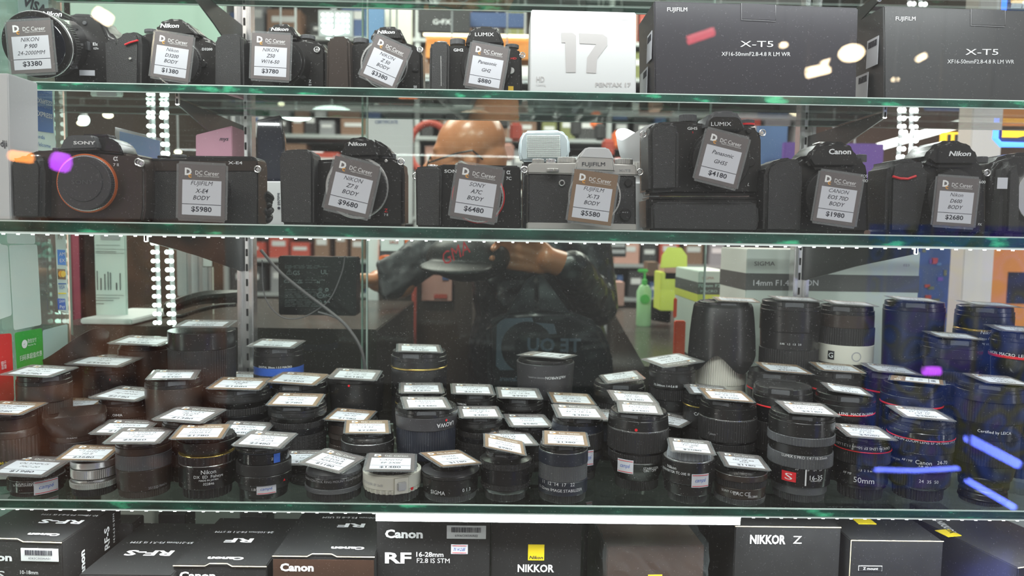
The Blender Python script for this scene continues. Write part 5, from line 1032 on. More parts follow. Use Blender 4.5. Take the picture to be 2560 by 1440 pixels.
# hands: palms and five fingers each
def hand(b, w_, d, up, side, s_=1.0, curl=.9):
    w_ = Vector(w_); d = Vector(d).normalized(); up = Vector(up).normalized(); x = d.cross(up).normalized() * side; pal = w_ + d * .085 * s_
    for k in range(4):
        a = w_ + d * .012 * s_ + x * (k - 1.5) * .014 * s_; c = pal + x * (k - 1.5) * .0205 * s_; capsule(b, a, c, .014 * s_, .0115 * s_, 'skin', 12)
        L = (.040, .046, .043, .034)[k] * s_; p = c; dd = d.copy()
        for j in range(3):
            dd = (dd * math.cos(curl * .75) - up * math.sin(curl * .75)).normalized(); q = p + dd * L * (1, .62, .5)[j]; capsule(b, p, q, (.0092, .0085, .0078)[j] * s_, (.0088, .008, .0068)[j] * s_, 'skin', 12); p = q
    a = w_ + d * .022 * s_ - x * .026 * s_; p1 = a - x * .018 * s_ + d * .030 * s_ - up * .012; p2 = p1 + d * .028 * s_ - up * .016 * s_; p3 = p2 + d * .020 * s_ + x * .010 * s_ - up * .010 * s_
    capsule(b, a, p1, .014 * s_, .011 * s_, 'skin', 12); capsule(b, p1, p2, .0105 * s_, .0095 * s_, 'skin', 12); capsule(b, p2, p3, .0092 * s_, .0075 * s_, 'skin', 12)
sh_r = pt(1450, 560, .04); sh_l = pt(1190, 560, .04)      # shoulders (viewer's right / left)
el_r = pt(1490, 762, -.02); wr_r = pt(1372, 650, -.20)
el_l = pt(1058, 640, .02); wr_l = pt(945, 702, -.06)
capsule(b, wr_r - Vector((-.06, -.03, .02)), wr_r, .030, .026, 'skin'); hand(b, wr_r, (-1, .05, .22), (0, 1, .15), 1, .95, 1.25)
capsule(b, wr_l + Vector((.05, .02, -.01)), wr_l, .030, .025, 'skin'); hand(b, wr_l, (-1, -.2, .05), (0, .2, 1), -1, .95, .5)
capsule(b, pt(1290, 600, .04), head + Vector((.07, .01, -.15)), .06, .055, 'skin')
body = b.build('body', per); remesh(body, .0045, 3)
# jacket
mat('jacket', (.008, .009, .012), .30, bump=(14, 1.0, .03)); mat('sleevegrey', (.050, .048, .053), .6, bump=(16, 1.0, .03)); mat('trousers', (.012, .018, .05), .7)
b = MB()
ell(b, pt(1335, 700, .06), .150, .105, .22, 'jacket'); ell(b, pt(1345, 900, .06), .170, .11, .24, 'jacket'); ell(b, pt(1345, 1060, .06), .172, .115, .14, 'jacket')
capsule(b, sh_l + Vector((.05, 0, .0)), sh_r - Vector((.05, 0, 0)), .082, .082, 'jacket'); capsule(b, pt(1275, 570, .05), pt(1300, 640, .05), .085, .11, 'jacket')
capsule(b, sh_r, el_r, .068, .052, 'jacket'); capsule(b, el_r, wr_r + Vector((.05, .02, -.02)), .050, .042, 'jacket')
rr = random.Random(11)
for k in range(16):   # soft folds
    p = pt(rr.uniform(1230, 1450), rr.uniform(640, 960), -.035 - rr.uniform(0, .01)); q = p + Vector((rr.uniform(-.08, .08), .01, rr.uniform(-.07, .02))); capsule(b, p, q, .012, .006, 'jacket', 10)
j = b.build('jacket', per); remesh(j, .008, 4)
b = MB(); capsule(b, sh_l, el_l, .066, .050, 'sleevegrey'); capsule(b, el_l, wr_l + Vector((.03, .01, 0)), .050, .042, 'sleevegrey')
for k in range(7):
    f = k / 6; p = el_l.lerp(wr_l, f * .9); capsule(b, p + Vector((0, -.036, .034)), p + Vector((.012, -.042, -.036)), .010, .009, 'sleevegrey', 10)
sl = b.build('sleeve', per); remesh(sl, .006, 3)
b = MB()
for sx in (-.085, .085):
    hp = Vector((pt(1345, 1000).x + sx, .06, pt(1345, 1075).z)); kn = Vector((hp.x, .03, .48)); an = Vector((hp.x, .07, .09)); capsule(b, hp, kn, .095, .068, 'trousers'); capsule(b, kn, an, .066, .048, 'trousers')
tr = b.build('trousers', per); remesh(tr, .012, 3)
b = MB()
for sx in (-.085, .085):
    x = pt(1345, 1000).x + sx; capsule(b, (x, .08, .045), (x, -.08, .035), .044, .034, 'rubber')
sh = b.build('shoes', per); remesh(sh, .008, 2)
# glasses and mask
b = MB(); y = -.080
b.tube([head + Vector((.012, -.078, -.012)), head + Vector((-.02, -.076, -.018)), head + Vector((-.060, -.064, -.030)), head + Vector((-.088, -.045, -.038))], .0022, 'black', 8)
b.tube([head + Vector((-.088, -.045, -.038)) + Vector((-.004 * math.sin(a), .022 - .022 * math.cos(a), -.018 * math.sin(a) - .0)) for a in [i * math.pi / 8 for i in range(17)]], .0018, 'black', 8)
b.tube([head + Vector((.012, -.078, -.012)), head + Vector((.034, -.066, -.030))], .0022, 'black', 8); b.build('glasses', per)
b = MB(); ell(b, head + Vector((-.068, 0, -.078)), .040, .050, .036, 'white', RT); b.tube([head + Vector((-.055, -.048, -.060)), head + Vector((-.012, -.076, -.036)), head + Vector((.014, -.078, -.050))], .0014, 'white', 6); m_ = b.build('face_mask', per)
# dark shopping bag with a grey camera mark, hanging from the raised hand
bg0 = P(1380, 860, DP - .235); bag = empty('shopping_bag', bg0, 0, 'dark plastic shopping bag with a grey camera mark held at the chest', 'bag')
mat('bagplastic', (.012, .013, .019), .28, bump=(12, .8, .02)); mat('bagmark', (.09, .11, .16), .5)
def bp(px, py, dy=0): return P(px, py, DP - .235 + dy) - bg0
def bagpoly(name, pts, y0, y1, m_, bev=.0, parent=bag):
    q = [bp(*p) for p in pts]; b = MB(); b.prism([(v.x, v.z) for v in q], y0, y1, m_, bev, 3); return b.build(name, parent)
bagpoly('bag_body', [(1215, 812), (1262, 782), (1330, 776), (1420, 778), (1498, 808), (1532, 880), (1540, 1010), (1220, 1010)], 0, .05, 'bagplastic', .012)
for pts in ([(1262, 790), (1318, 700), (1335, 690), (1338, 780)], [(1350, 780), (1344, 690), (1360, 692), (1430, 788)]):
    bagpoly('bag_handle', pts, .010, .020, 'bagplastic', .002)
mk = bagpoly('camera_mark', [(1242, 812), (1250, 803), (1262, 796), (1330, 794), (1334, 806), (1385, 810), (1392, 834), (1340, 836), (1320, 840), (1318, 924), (1250, 925), (1240, 914)], -.0016, 0, 'bagmark', .0)
b = MB(); c = bp(1318, 868); 
b.lathe([(.052, 0), (.052, .0012), (.046, .0012), (.046, 0)], 'bagplastic', 48, Matrix.Translation((c.x, -.0016, c.z)) @ Matrix.Rotation(R(90), 4, 'X'), close=False)
b.lathe([(.046, 0), (.046, .0008), (0, .0008)], 'bagplastic', 48, Matrix.Translation((c.x, -.0016, c.z)) @ Matrix.Rotation(R(90), 4, 'X')); b.build('lens_mark', mk)
b = MB()
for st, px, py, h in (('TE OU', 1385, 862, 34), ('Camera', 1275, 946, 12)):
    c = bp(px, py); k = (DP - .235) / FPX; T = Matrix.Translation((c.x, -.0034, c.z)) @ Matrix.Diagonal((-1, 1, 1, 1)) @ Matrix.Rotation(R(90), 4, 'X'); b.text(st, h * k, 'bagmark', T, 0, .03)
b.build('lettering', mk, smooth=False)
# black cap with red letters, resting on the sleeve side
cp = P(1142, 645, 1.44); cap = empty('baseball_cap', cp, 0, 'dark cap with red letters beside the raised hand', 'cap')
b = MB(); ell(b, Vector((.02, .05, 0)), .085, .075, .050, 'rubber'); ell(b, Vector((0, -.02, -.016)), .072, .060, .010, 'capgrey', Matrix.Rotation(R(10), 4, 'X')); o = b.build('crown', cap); remesh(o, .004, 2)
mat('capred', (.95, .03, .05), .5)
b = MB(); b.text('GMA', .024, 'capred', UP(.002, -.082, .012, 28), .35, .04, .052); b.build('lettering', cap, smooth=False)
# ================================================================ things in the shop behind the case
def bbox(name, label, cat, x0, y0, x1, y1, D, dep, m, group=None, bev=.002, parent=None, floor=None):
    a = P(x0, y0, D); c = P(x1, y1, D); z0 = floor if floor is not None else c.z
    o0 = Vector(((a.x + c.x) / 2, D, z0)); b = MB(); b.box((0, dep / 2, (a.z - z0) / 2), (abs(c.x - a.x), dep, a.z - z0), m, bev)
    root = empty(name, o0, 0, label, cat, group); b.build('body', root); root['_w'] = 0; del root['_w']; return root, abs(c.x - a.x), a.z - z0
def bpatch(root, D, x0, y0, x1, y1, m, name='panel', dy=-.001, th=.001):
    a = P(x0, y0, D); c = P(x1, y1, D); o = root.location; b = MB(); b.box(((a.x + c.x) / 2 - o.x, dy, (a.z + c.z) / 2 - o.z), (abs(c.x - a.x), th, abs(a.z - c.z)), m); return b.build(name, root, smooth=False)
def btext(root, D, st, px, py, h, m='lettering', w=None, ang=0, dy=-.002, bold=.01, italic=0):
    c = P(px, py, D); o = root.location; k = D / FPX; b = MB(); b.text(st, h * k, m, UP(c.x - o.x, dy, c.z - o.z, ang + .9), italic, bold, w * k if w else None); return b.build('lettering', root, smooth=False)
mat('mintboard', (.50, .62, .54), .6); mat('palemint', (.45, .62, .56), .4); mat('warmlight', (1, 1, 1), .5, emit=(1, .72, .42), es=3.0); mat('warmspot', (1, 1, 1), .5, emit=(1, .80, .55), es=5.5)
mat('coolight', (1, 1, 1), .5, emit=(.90, 1, .97), es=4.5); mat('tube', (1, 1, 1), .5, emit=(.95, 1, .95), es=2.6); mat('steelgrey', (.35, .36, .37), .4, .3); mat('darkwood', (.05, .032, .025), .5); mat('counter', (.045, .035, .030), .25)
mat('sigmawhite', (.66, .74, .68), .5); mat('sigmagrey', (.10, .105, .10), .5); mat('limeyellow', (.72, .76, .12), .5); mat('soapgreen', (.10, .55, .12), .4); mat('soapbody', (.45, .75, .42), .3); mat('redbook', (.80, .08, .02), .45)
mat('bluewall', (.10, .20, .36), .6); mat('orangewall', (.85, .33, .08), .6, noise=(3, .2)); mat('postwhite', (.70, .68, .62), .5); mat('redbooth', (.36, .06, .11), .6); mat('purplewall', (.14, .07, .32), .5); mat('sofgreen', (.10, .12, .07), .8)
mat('neonblue', (.1, .2, 1), .5, emit=(.05, .20, 1), es=3.2); mat('signyellow', (1, .6, .02), .5, emit=(1, .55, .03), es=.9); mat('neonwhite', (1, 1, 1), .5, emit=(.85, .92, 1), es=1.6)
# ---- left part
r_, w_, h_ = bbox('wall_board', 'large pale mint board behind the two left upper cameras', 'board', 172, -40, 560, 205, 1.40, .02, 'mintboard')
r_, w_, h_ = bbox('red_booth', 'dark red partition beyond the left side glass', 'partition', -330, 520, 185, 815, 1.65, .03, 'redbooth', floor=FLOOR); btext(r_, 1.65, 'Asta', 62, 615, 60, 'palemint', w=150, italic=0)
r_, w_, h_ = bbox('mint_board', 'mint translucent panel beyond the side glass at the top left', 'board', -260, -60, 60, 400, 1.5, .02, 'palemint', floor=FLOOR)
r_, w_, h_ = bbox('dark_post', 'dark upright post left of the acrylic notice', 'post', 188, 560, 214, 800, 1.7, .05, 'boxblack', floor=FLOOR)
r_, w_, h_ = bbox('acrylic_notice', 'clear acrylic stand with a printed notice on the white tray', 'sign', 230, 430, 318, 795, 1.36, .006, 'stickerwhite')
bpatch(r_, 1.36, 248, 430, 300, 600, 'greylettering', 'photo_print'); 
for k, (y, w) in enumerate(((612, 60), (622, 76), (628, 50), (632, 70), (737, 70), (744, 60), (750, 44), (758, 20))): bpatch(r_, 1.36, 240, y, 240 + w, y + 1.6, 'sigmagrey', 'print_line', dy=-.0012)
for k, (x, h) in enumerate(((243, 48), (252, 30), (262, 40), (270, 46), (276, 44), (291, 18), (300, 42))): bpatch(r_, 1.36, x, 725 - h, x + 2, 725, 'ink', 'print_mark', dy=-.0012)
r_, w_, h_ = bbox('white_tray', 'white counter tray below the acrylic notice', 'tray', 200, 796, 330, 812, 1.30, .18, 'white')
r_, w_, h_ = bbox('back_counter', 'dark counter behind the left part of the case', 'counter', 120, 812, 940, 1500, 1.30, .55, 'counter', floor=FLOOR)
for k, (x0, x1, y0) in enumerate(((440, 470, 600), (472, 498, 606), (502, 522, 625))):
    r_, w_, h_ = bbox('leaflet_holder', ['widest', 'middle', 'narrow'][k] + ' white leaflet holder standing behind the LED columns', 'leaflet holder', x0, y0, x1, 742, 1.45 + k * .06, .02, 'greylettering', 'leaflet holders on the counter')
r_, w_, h_ = bbox('price_flag', 'small white card flag on a stick above the coiled cord', 'sign', 505, 638, 532, 668, 1.5, .003, 'white'); b = MB(); b.box((.010, .002, -.05), (.002, .002, .10), 'postwhite'); b.build('stick', r_)
t = Thing('telephone_cord', 500, 1.33, P(500, 800, 1.33).z, 'black coiled telephone cord on the counter', 'cord')
pts = []
for i in range(420):
    f = i / 419; px = 415 + f * 180; py = 772 - 30 * math.sin(min(1, f * 1.5) * math.pi / 2); c = t.L(px, py); a = i * .9; pts.append((c.x, c.y + .010 * math.sin(a), c.z + .010 * math.cos(a)))
b = MB(); b.tube(pts, .0026, 'rubber', 6); b.build('coil', t.root)
b = MB(); b.tube([t.L(430 + i * 8, 800 - 38 * math.sin(i / 20 * math.pi / 2), .05) for i in range(21)], .004, 'rubber', 8); b.build('lead', t.root)
# vertical LED strips at the back of the case
def vstrip(px0, py0, px1, py1, D, n, lab, m='coolight', sz=.0062):
    a = P(px0, py0, D); c = P(px1, py1, D); b = MB(); b.tube([a + Vector((0, .004, 0)), c + Vector((0, .004, 0))], .004, 'steelgrey', 4); o = b.build('led_strip'); tag(o, lab, 'LED strip', 'upright LED strips'); l = MB()
    for i in range(n):
        p = a.lerp(c, i / (n - 1))
        for dx in (-.0035, .0035): l.lathe([(0, 0), (sz * .62, 0), (sz * .62, .002), (0, .002)], m, 12, Matrix.Translation(p + Vector((dx, -.003, 0))) @ Matrix.Rotation(R(90), 4, 'X'))
    l.build('light_diode', o)['kind'] = 'stuff'
mat('led2', (1, 1, 1), .5, emit=(.93, 1, .95), es=7)
vstrip(377, 225, 396, 806, 1.27, 27, 'left of the two upright LED strips behind the left door', 'led2', .0055); vstrip(410, 225, 432, 806, 1.27, 27, 'right of the two upright LED strips behind the left door', 'led2', .0062)
vstrip(2262, 270, 2213, 716, 1.32, 23, 'left upright LED strip behind the large camera carton', 'led2', .0066); vstrip(2290, 270, 2246, 716, 1.32, 23, 'right upright LED strip behind the large camera carton', 'led2', .0066)
mat('cablegrey', (.12, .12, .12), .4)
# power adapter with printed marks and its cables
r_, w_, h_ = bbox('power_adapter', 'large black power adapter printed with small safety marks', 'power adapter', 695, 640, 890, 790, 1.26, .04, 'gloss')
rr = random.Random(4)
for row, y in enumerate((664, 667, 670, 700, 706, 724, 730, 735, 739, 743, 750, 755, 760, 765)):
    x = 713
    for q in range(4):
        L = rr.uniform(12, 30); btext(r_, 1.26, rr.choice(('AC ADAPTER', 'MODEL 130W', 'INPUT 100-240V', 'OUTPUT 19.5V', 'CAUTION', 'FOR USE INDOORS')), x + L / 2, y, 2.2, 'greylettering', w=L); x += L + 6
        if x > 800: break
for st, x, y, h in (('⚠', 724, 679, 10), ('GS', 742, 682, 11), ('UL', 812, 680, 11), ('C E', 718, 703, 7), ('△', 750, 703, 9), ('N', 797, 705, 7), ('ⓒ', 802, 724, 8), ('◎', 818, 724, 8), ('⊖', 802, 738, 8), ('EAC', 818, 738, 7), ('△', 802, 753, 7), ('▲▲', 818, 753, 6)): btext(r_, 1.26, st, x, y, h, 'greylettering', dy=-.0025)
t = Thing('power_cables', 800, 1.22, ZLOW, 'grey cables looping down behind the power adapter', 'cable')
def spl(pts, n=8):
    out = []
    for i in range(len(pts) - 1):
        p0 = pts[max(i - 1, 0)]; p1 = pts[i]; p2 = pts[i + 1]; p3 = pts[min(i + 2, len(pts) - 1)]
        for k in range(n):
            u = k / n; out.append(tuple(.5 * (2 * p1[j] + (p2[j] - p0[j]) * u + (2 * p0[j] - 5 * p1[j] + 4 * p2[j] - p3[j]) * u * u + (3 * p1[j] - p0[j] - 3 * p2[j] + p3[j]) * u ** 3) for j in (0, 1)))
    return out + [pts[-1]]
for pts, rad_, m_ in (([(652, 625), (700, 680), (760, 730), (820, 775), (870, 820), (905, 880), (915, 960)], .0026, 'cablegrey'), ([(862, 640), (855, 680), (830, 740), (800, 770), (750, 795), (700, 790), (662, 740), (655, 650)], .0010, 'cablegrey'), ([(795, 780), (850, 800), (890, 850), (910, 900), (920, 960)], .0018, 'cablegrey')):
    b = MB(); b.tube([t.L(x, y) for x, y in spl(pts)], rad_, m_, 8); b.build('cable', t.root)
# ---- middle: shelving against the back wall, full of cartons
BK = 4.6
mat('p_brown', (.20, .11, .075), .7); mat('p_dark', (.030, .028, .032), .6); mat('p_pink', (.48, .26, .22), .7); mat('p_red', (.42, .06, .04), .6); mat('p_blue', (.05, .09, .22), .6); mat('p_grey', (.22, .22, .24), .6); mat('p_olive', (.16, .17, .06), .7); mat('p_white', (.55, .54, .56), .6)
hx0 = P(560, 600, BK).x; hx1 = P(1990, 600, BK).x
sr = empty('store_shelving', ((hx0 + hx1) / 2, BK, FLOOR), 0, 'wall shelving full of small cartons at the back of the shop', 'shelving')
cxm = (hx0 + hx1) / 2; levels = []
b = MB(); b.box((0, .34, 1.5), (hx1 - hx0, .03, 3.0), 'darkwood', .004); b.build('back_panel', sr)
z = P(1280, 470, BK).z
for k, py in enumerate((-30, 100, 190, 270, 345, 440, 545, 655, 740, 900)):
    zz = P(1280, py, BK).z; levels.append(zz); b = MB(); b.box((0, .16, zz - FLOOR - .012), (hx1 - hx0, .34, .024), 'steelgrey', .003); b.build('shelf_board', sr)
for x in (-.5, -.167, .167, .5):
    b = MB(); b.box((x * (hx1 - hx0) * .995, .17, 1.5), (.03, .34, 3.0), 'steelgrey', .003); b.build('side_panel', sr)
rr = random.Random(21)
names = {'p_brown': 'brown', 'p_dark': 'black', 'p_pink': 'pink', 'p_red': 'red', 'p_blue': 'dark blue', 'p_grey': 'grey', 'p_olive': 'olive', 'p_white': 'pale'}
protos = {}
for k in range(1, len(levels) - 1):
    z0 = levels[k]; ztop = levels[k - 1] - .03; x = hx0 + .04
    while x < hx1 - .12:
        w0 = rr.choice((.07, .09, .12, .16, .2)); hh = min((ztop - z0) * .92, rr.uniform(.08, .22)); m_ = rr.choice(('p_brown', 'p_brown', 'p_dark', 'p_dark', 'p_pink', 'p_red', 'p_blue', 'p_grey', 'p_olive', 'p_white', 'p_dark'))
        gx = [((q + .5) - 2) for q in range(0)]
        if any(abs(x + w0 / 2 - (cxm + q * (hx1 - hx0) * .995)) < .02 + w0 / 2 for q in (-.5, -.167, .167, .5)): x += .03; continue
        key = (m_, w0)
        if key not in protos:
            b = MB(); b.box((0, .07, .5), (w0, .14, 1), m_, .004); b.box((0, -.001, .62), (w0 * .7, .002, .22), 'p_white' if m_ != 'p_white' else 'p_blue'); o = b.build('shop_carton', smooth=False); protos[key] = o.data; bpy.data.objects.remove(o)
        o = link('shop_carton', protos[key]); o.location = (x + w0 / 2, BK + rr.uniform(0, .05), z0 + .0005); o.scale = (1, 1, hh)
        tag(o, 'blurred %s carton standing on the wall shelving at the back' % names[m_], 'box', '%s cartons on the wall shelving' % names[m_]); x += w0 + rr.uniform(.004, .05)
# hanging accessories rack behind the bald head
for k, (x, y, m_) in enumerate(((1075, 372, 'p_red'), (1260, 300, 'p_dark'), (1290, 330, 'p_red'), (1500, 330, 'p_dark'), (1520, 370, 'p_red'), (1440, 320, 'p_dark'), (1545, 350, 'orange'), (1490, 300, 'orange'), (1270, 380, 'p_pink'))):
    c = P(x, y, 3.55 + .06 * ((k * 5) % 9) / 1.0 * .9); o_ = empty('hanging_accessory', c, 0, ['dark red strap coil hanging left of the bald head', 'black pouch hanging right of the bald head', 'red pouch hanging right of the bald head', 'black pouch above the silver camera', 'red tag hanging above the silver camera', 'black case above the flash diffuser', 'orange tag by the white lens', 'upper orange tag hanging over the silver camera', 'pink tag near the back of the bald head'][k], 'accessory', 'accessories hanging in the shop')
    b = MB(); s_ = .055 if k else .12
    if k == 0: b.tube([(s_ * math.cos(a) * .8, 0, s_ * math.sin(a)) for a in [i * math.pi / 10 for i in range(21)]], .016, m_, 8)
    else: b.box((0, 0, 0), (s_ * 1.1, .03, s_ * 1.6), m_, .012, seg=3)
    b.build('pouch', o_); b = MB(); b.tube([(0, 0, s_ * .8), (0, 0, 1.75 - c.z)], .002, 'steelgrey', 5); b.build('hook_wire', o_)
# warm lit display and screens high up
r_, w_, h_ = bbox('lit_display', 'warm lit wooden display bay above the compact camera', 'display', 1065, 92, 1330, 150, 3.3, .12, 'orangewall'); b = MB(); b.tube([(-.2, .06, h_), (-.2, .06, 1.75 - r_.location.z)], .006, 'steelgrey', 6); b.tube([(.2, .06, h_), (.2, .06, 1.75 - r_.location.z)], .006, 'steelgrey', 6); b.build('hanger', r_); bpatch(r_, 3.3, 1060, 86, 1335, 98, 'warmlight', 'light_strip', dy=-.02, th=.01)
for k, (x0, y0, x1, y1, D, m_, lab) in enumerate((
    (915, 14, 960, 116, 3.0, 'bluewall', 'blue panel beside the cream one at the top'), (950, 18, 1030, 112, 3.05, 'cream', 'bright cream panel at the top left of centre'),
    (1045, 22, 1175, 82, 3.1, 'p_dark', 'black sign board over the warm bay'), (1175, 30, 1310, 70, 3.15, 'p_blue', 'dark blue sign board over the warm bay'),
    (915, 262, 1030, 560, 2.3, 'p_white', 'tall pale certificate poster between two cameras'), (760, 185, 905, 215, 2.6, 'p_grey', 'grey ledge under the ceiling light'),
    (945, 230, 1035, 262, 2.35, 'p_red', 'orange red strip above the certificate poster'), (1210, 250, 1320, 300, 2.8, 'p_pink', 'pink carton row piece right of the bald head'),
    (1335, 240, 1460, 282, 2.2, 'sigmagrey', 'dark box seen through the shelf under the white carton'), (1600, 250, 1680, 300, 2.6, 'p_pink', 'pink box seen under the black carton'),
    (1690, 245, 1900, 300, 2.4, 'p_white', 'pale printed panel behind the red-ringed dial'),
    (1900, 250, 1962, 500, 2.2, 'bluewall', 'slate blue wall strip left of the right upright'), (1962, 355, 2200, 560, 2.1, 'purplewall', 'purple lit panel behind the round grip camera'),
    (920, 592, 945, 700, 1.9, 'white', 'narrow white panel left of the orange box'), (1030, 590, 1040, 660, 1.9, 'p_red', 'thin red strip right of the orange box'))):
    r_, w_, h_ = bbox('advert_board', lab, 'board', x0, y0, x1, y1, D, .02, m_, 'boards in the shop', floor=None if y0 < 500 else FLOOR)
    if y0 < 500:
        b = MB(); b.tube([(0, .01, h_), (0, .01, 1.75 - r_.location.z)], .003, 'steelgrey', 5); b.build('hanger', r_)
    if 'black sign' in lab: btext(r_, D, 'G•FX', 1105, 55, 12, w=44)
    if 'certificate' in lab: btext(r_, D, 'CERTIFICATE', 966, 305, 8, 'p_blue', w=56)
for x0, x1 in ((948, 978), (985, 1033)):
    r_, w_, h_ = bbox('orange_box', ('left' if x0 < 980 else 'right') + ' orange box under the white notice near the cap', 'box', x0, 640 if x0 < 980 else 590, x1, 682, 1.88, .08, 'orange')
r_, w_, h_ = bbox('notice', 'white notice card above the orange boxes', 'notice', 950, 585, 1012, 630, 1.86, .004, 'white'); btext(r_, 1.86, 'SALE', 985, 605, 8, 'p_red')
r_, w_, h_ = bbox('paper_card', 'pinkish paper card with a small blue square on the cabinet', 'card', 1053, 686, 1131, 754, 1.98, .004, 'p_pink'); bpatch(r_, 1.98, 1106, 687, 1122, 700, 'p_blue', 'blue_square', dy=-.003); bpatch(r_, 1.98, 1085, 735, 1118, 746, 'p_red', 'red_print', dy=-.003)
r_, w_, h_ = bbox('dark_cabinet', 'dark cabinet behind the cap and paper card', 'cabinet', 925, 675, 1175, 1150, 2.0, .5, 'darkwood', floor=FLOOR)
r_, w_, h_ = bbox('tool_cabinet', 'black cabinet below the left shop lights', 'cabinet', 640, 800, 930, 1100, 2.3, .5, 'counter', floor=FLOOR); bpatch(r_, 2.3, 835, 875, 893, 915, 'steelgrey', 'monitor_panel'); bpatch(r_, 2.3, 712, 822, 900, 830, 'orangewall', 'wood_edge', dy=-.01, th=.02)
r_, w_, h_ = bbox('folder_row', 'pale folders in the low rack left of the tall gold ring lens', 'folder', 948, 850, 962, 905, 1.75, .15, 'p_white'); 
r_, w_, h_ = bbox('folder_row', 'second pale folder right beside the first in the low rack', 'folder', 966, 855, 976, 902, 1.75, .15, 'p_white')
# price list boards between the person and the soap
for k, (x0, y0, x1, y1, n) in enumerate(((1420, 592, 1450, 638, 5), (1460, 592, 1498, 636, 5), (1452, 672, 1508, 765, 8), (1525, 592, 1562, 640, 3), (1512, 688, 1540, 700, 1))):
    r_, w_, h_ = bbox('price_board', ['dark price board at the left', 'dark price board second from the left', 'tall dark price board lowest behind the jacket', 'dark price board at the right', 'tiny price board beside the tall one'][k] + ' of the group by the jacket shoulder', 'board', x0 - 3, y0 - 3, x1 + 3, y1 + 3, 2.7, .01, 'p_dark', 'price boards behind the jacket')
    for i in range(n): bpatch(r_, 2.7, x0, y0 + (y1 - y0) * i / n, x1, y0 + (y1 - y0) * (i + .6) / n, 'p_white', 'price_row')
# ---- right-hand counter and its things
a0, a1, a2, a3 = PZ(1530, 800, P(1600, 800, 2.2).z), PZ(1665, 955, P(1600, 800, 2.2).z), None, None
zc = P(1600, 800, 2.2).z
c0 = PZ(1528, 770, zc); c1 = PZ(1690, 990, zc); c1.y = max(c1.y, 1.42); xr = .97
b = MB(); q = [(c1.x, c1.y), (xr, c1.y), (xr, c0.y), (c0.x, c0.y)]
vs = [(x, y, zc) for x, y in q] + [(x, y, FLOOR) for x, y in q]
b.add(vs, [(0, 1, 2, 3), (7, 6, 5, 4), (0, 4, 5, 1), (1, 5, 6, 2), (2, 6, 7, 3), (3, 7, 4, 0)], 'counter'); tag(b.build('long_counter', smooth=False), 'dark counter running away behind the right part of the case', 'counter')
def on(px, py): return PZ(px, py, zc)
c = on(1608, 815); t = empty('soap_bottle', c, 0, 'white and green hand soap pump bottle on the long counter', 'bottle'); k = c.y / FPX; Hs = 150 * k
b = MB(); S = Matrix.Diagonal((1.0, .6, 1, 1)); b.lathe([(17 * k, 0), (19 * k, .004), (18 * k, Hs * .3), (19 * k, Hs * .58), (12 * k, Hs * .68), (6 * k, Hs * .70)], 'soapbody', 32, S); b.build('bottle_body', t)
b = MB(); b.lathe([(7 * k, Hs * .70), (7 * k, Hs * .78), (3 * k, Hs * .79), (3 * k, Hs * .9)], 'soapgreen', 24); b.box((-5 * k, 0, Hs * .93), (26 * k, 9 * k, 9 * k), 'soapgreen', .003); b.build('pump', t); b = MB(); b.lathe([(0, 0), (12 * k, 0), (12 * k, .001)], 'soapgreen', 24, Matrix.Translation((0, -12 * k, Hs * .46)) @ Matrix.Rotation(R(90), 4, 'X')); b.build('round_label', t)
c = on(1650, 812); t = empty('card_terminal', c, R(-12), 'black card terminal leaning on the long counter', 'card terminal'); k = c.y / FPX
b = MB(); T = Matrix.Translation((0, 0, 34 * k)) @ Matrix.Rotation(R(-50), 4, 'X') @ Matrix.Rotation(R(12), 4, 'Y'); b.box((0, 0, 0), (52 * k, 70 * k, 12 * k), 'satin', .004, T); b.box((0, 0, -18 * k), (30 * k, 40 * k, 30 * k), 'black', .004); b.build('terminal_body', t)
b = MB(); b.box((0, 8 * k, 6.5 * k), (42 * k, 40 * k, 1 * k), 'bluewall', .001, T); b.build('screen', t)
r_, w_, h_ = bbox('red_book', 'upright red booklet left of the big petal hood', 'book', 1688, 802, 1712, 890, 1.42, .012, 'redbook', floor=zc + .001)
r_, w_, h_ = bbox('red_marker', 'red marker pen standing above the red booklet', 'pen', 1686, 745, 1692, 795, 1.5, .008, 'redbook')
for k, (x0, y0, x1, y1, m_, lab) in enumerate(((1652, 680, 1702, 778, 'limeyellow', 'lime yellow carton beside the soap bottle'), (1662, 664, 1704, 700, 'p_pink', 'pink box above the lime yellow carton'), (1530, 705, 1560, 765, 'p_pink', 'small pink box at the start of the long counter'), (1620, 655, 1645, 690, 'p_brown', 'brown box behind the soap bottle'))):
    bbox('counter_box', lab, 'box', x0, y0, x1, y1, 1.9 if k < 2 else 2.5, .08, m_)
# yellow crumpled note hung up
q = P(1685, 645, 1.8); t = empty('yellow_note', q, 0, 'crumpled yellow paper hanging above the cartons', 'paper'); k = 1.8 / FPX
b = MB(); pts = [(-34, -26), (34, -22), (33, 6), (18, 26), (-16, 27), (-30, 6)]; b.prism([(x * k, z * k) for x, z in pts], 0, .003, 'limeyellow', .001); b.build('paper', t); b = MB(); b.tube([(0, .002, 26 * k), (0, .002, 1.75 - q.z)], .001, 'steelgrey', 5); b.build('string', t)
bbox('rear_counter', 'dark ledge under the large white carton', 'counter', 1690, 700, 2560, 900, 1.252, .155, 'counter')
o_ = [o for o in col.objects if o.name == 'rear_counter'][0]; ch = o_.children[0]; bpy.data.objects.remove(ch); w__ = P(2560, 700, 1.252).x - P(1690, 700, 1.252).x; o_.location.z = FLOOR; b = MB(); b.box((0, .0775, (ZLOW - .021 - FLOOR) / 2), (w__, .155, ZLOW - .021 - FLOOR), 'counter', .002); b.build('body', o_)
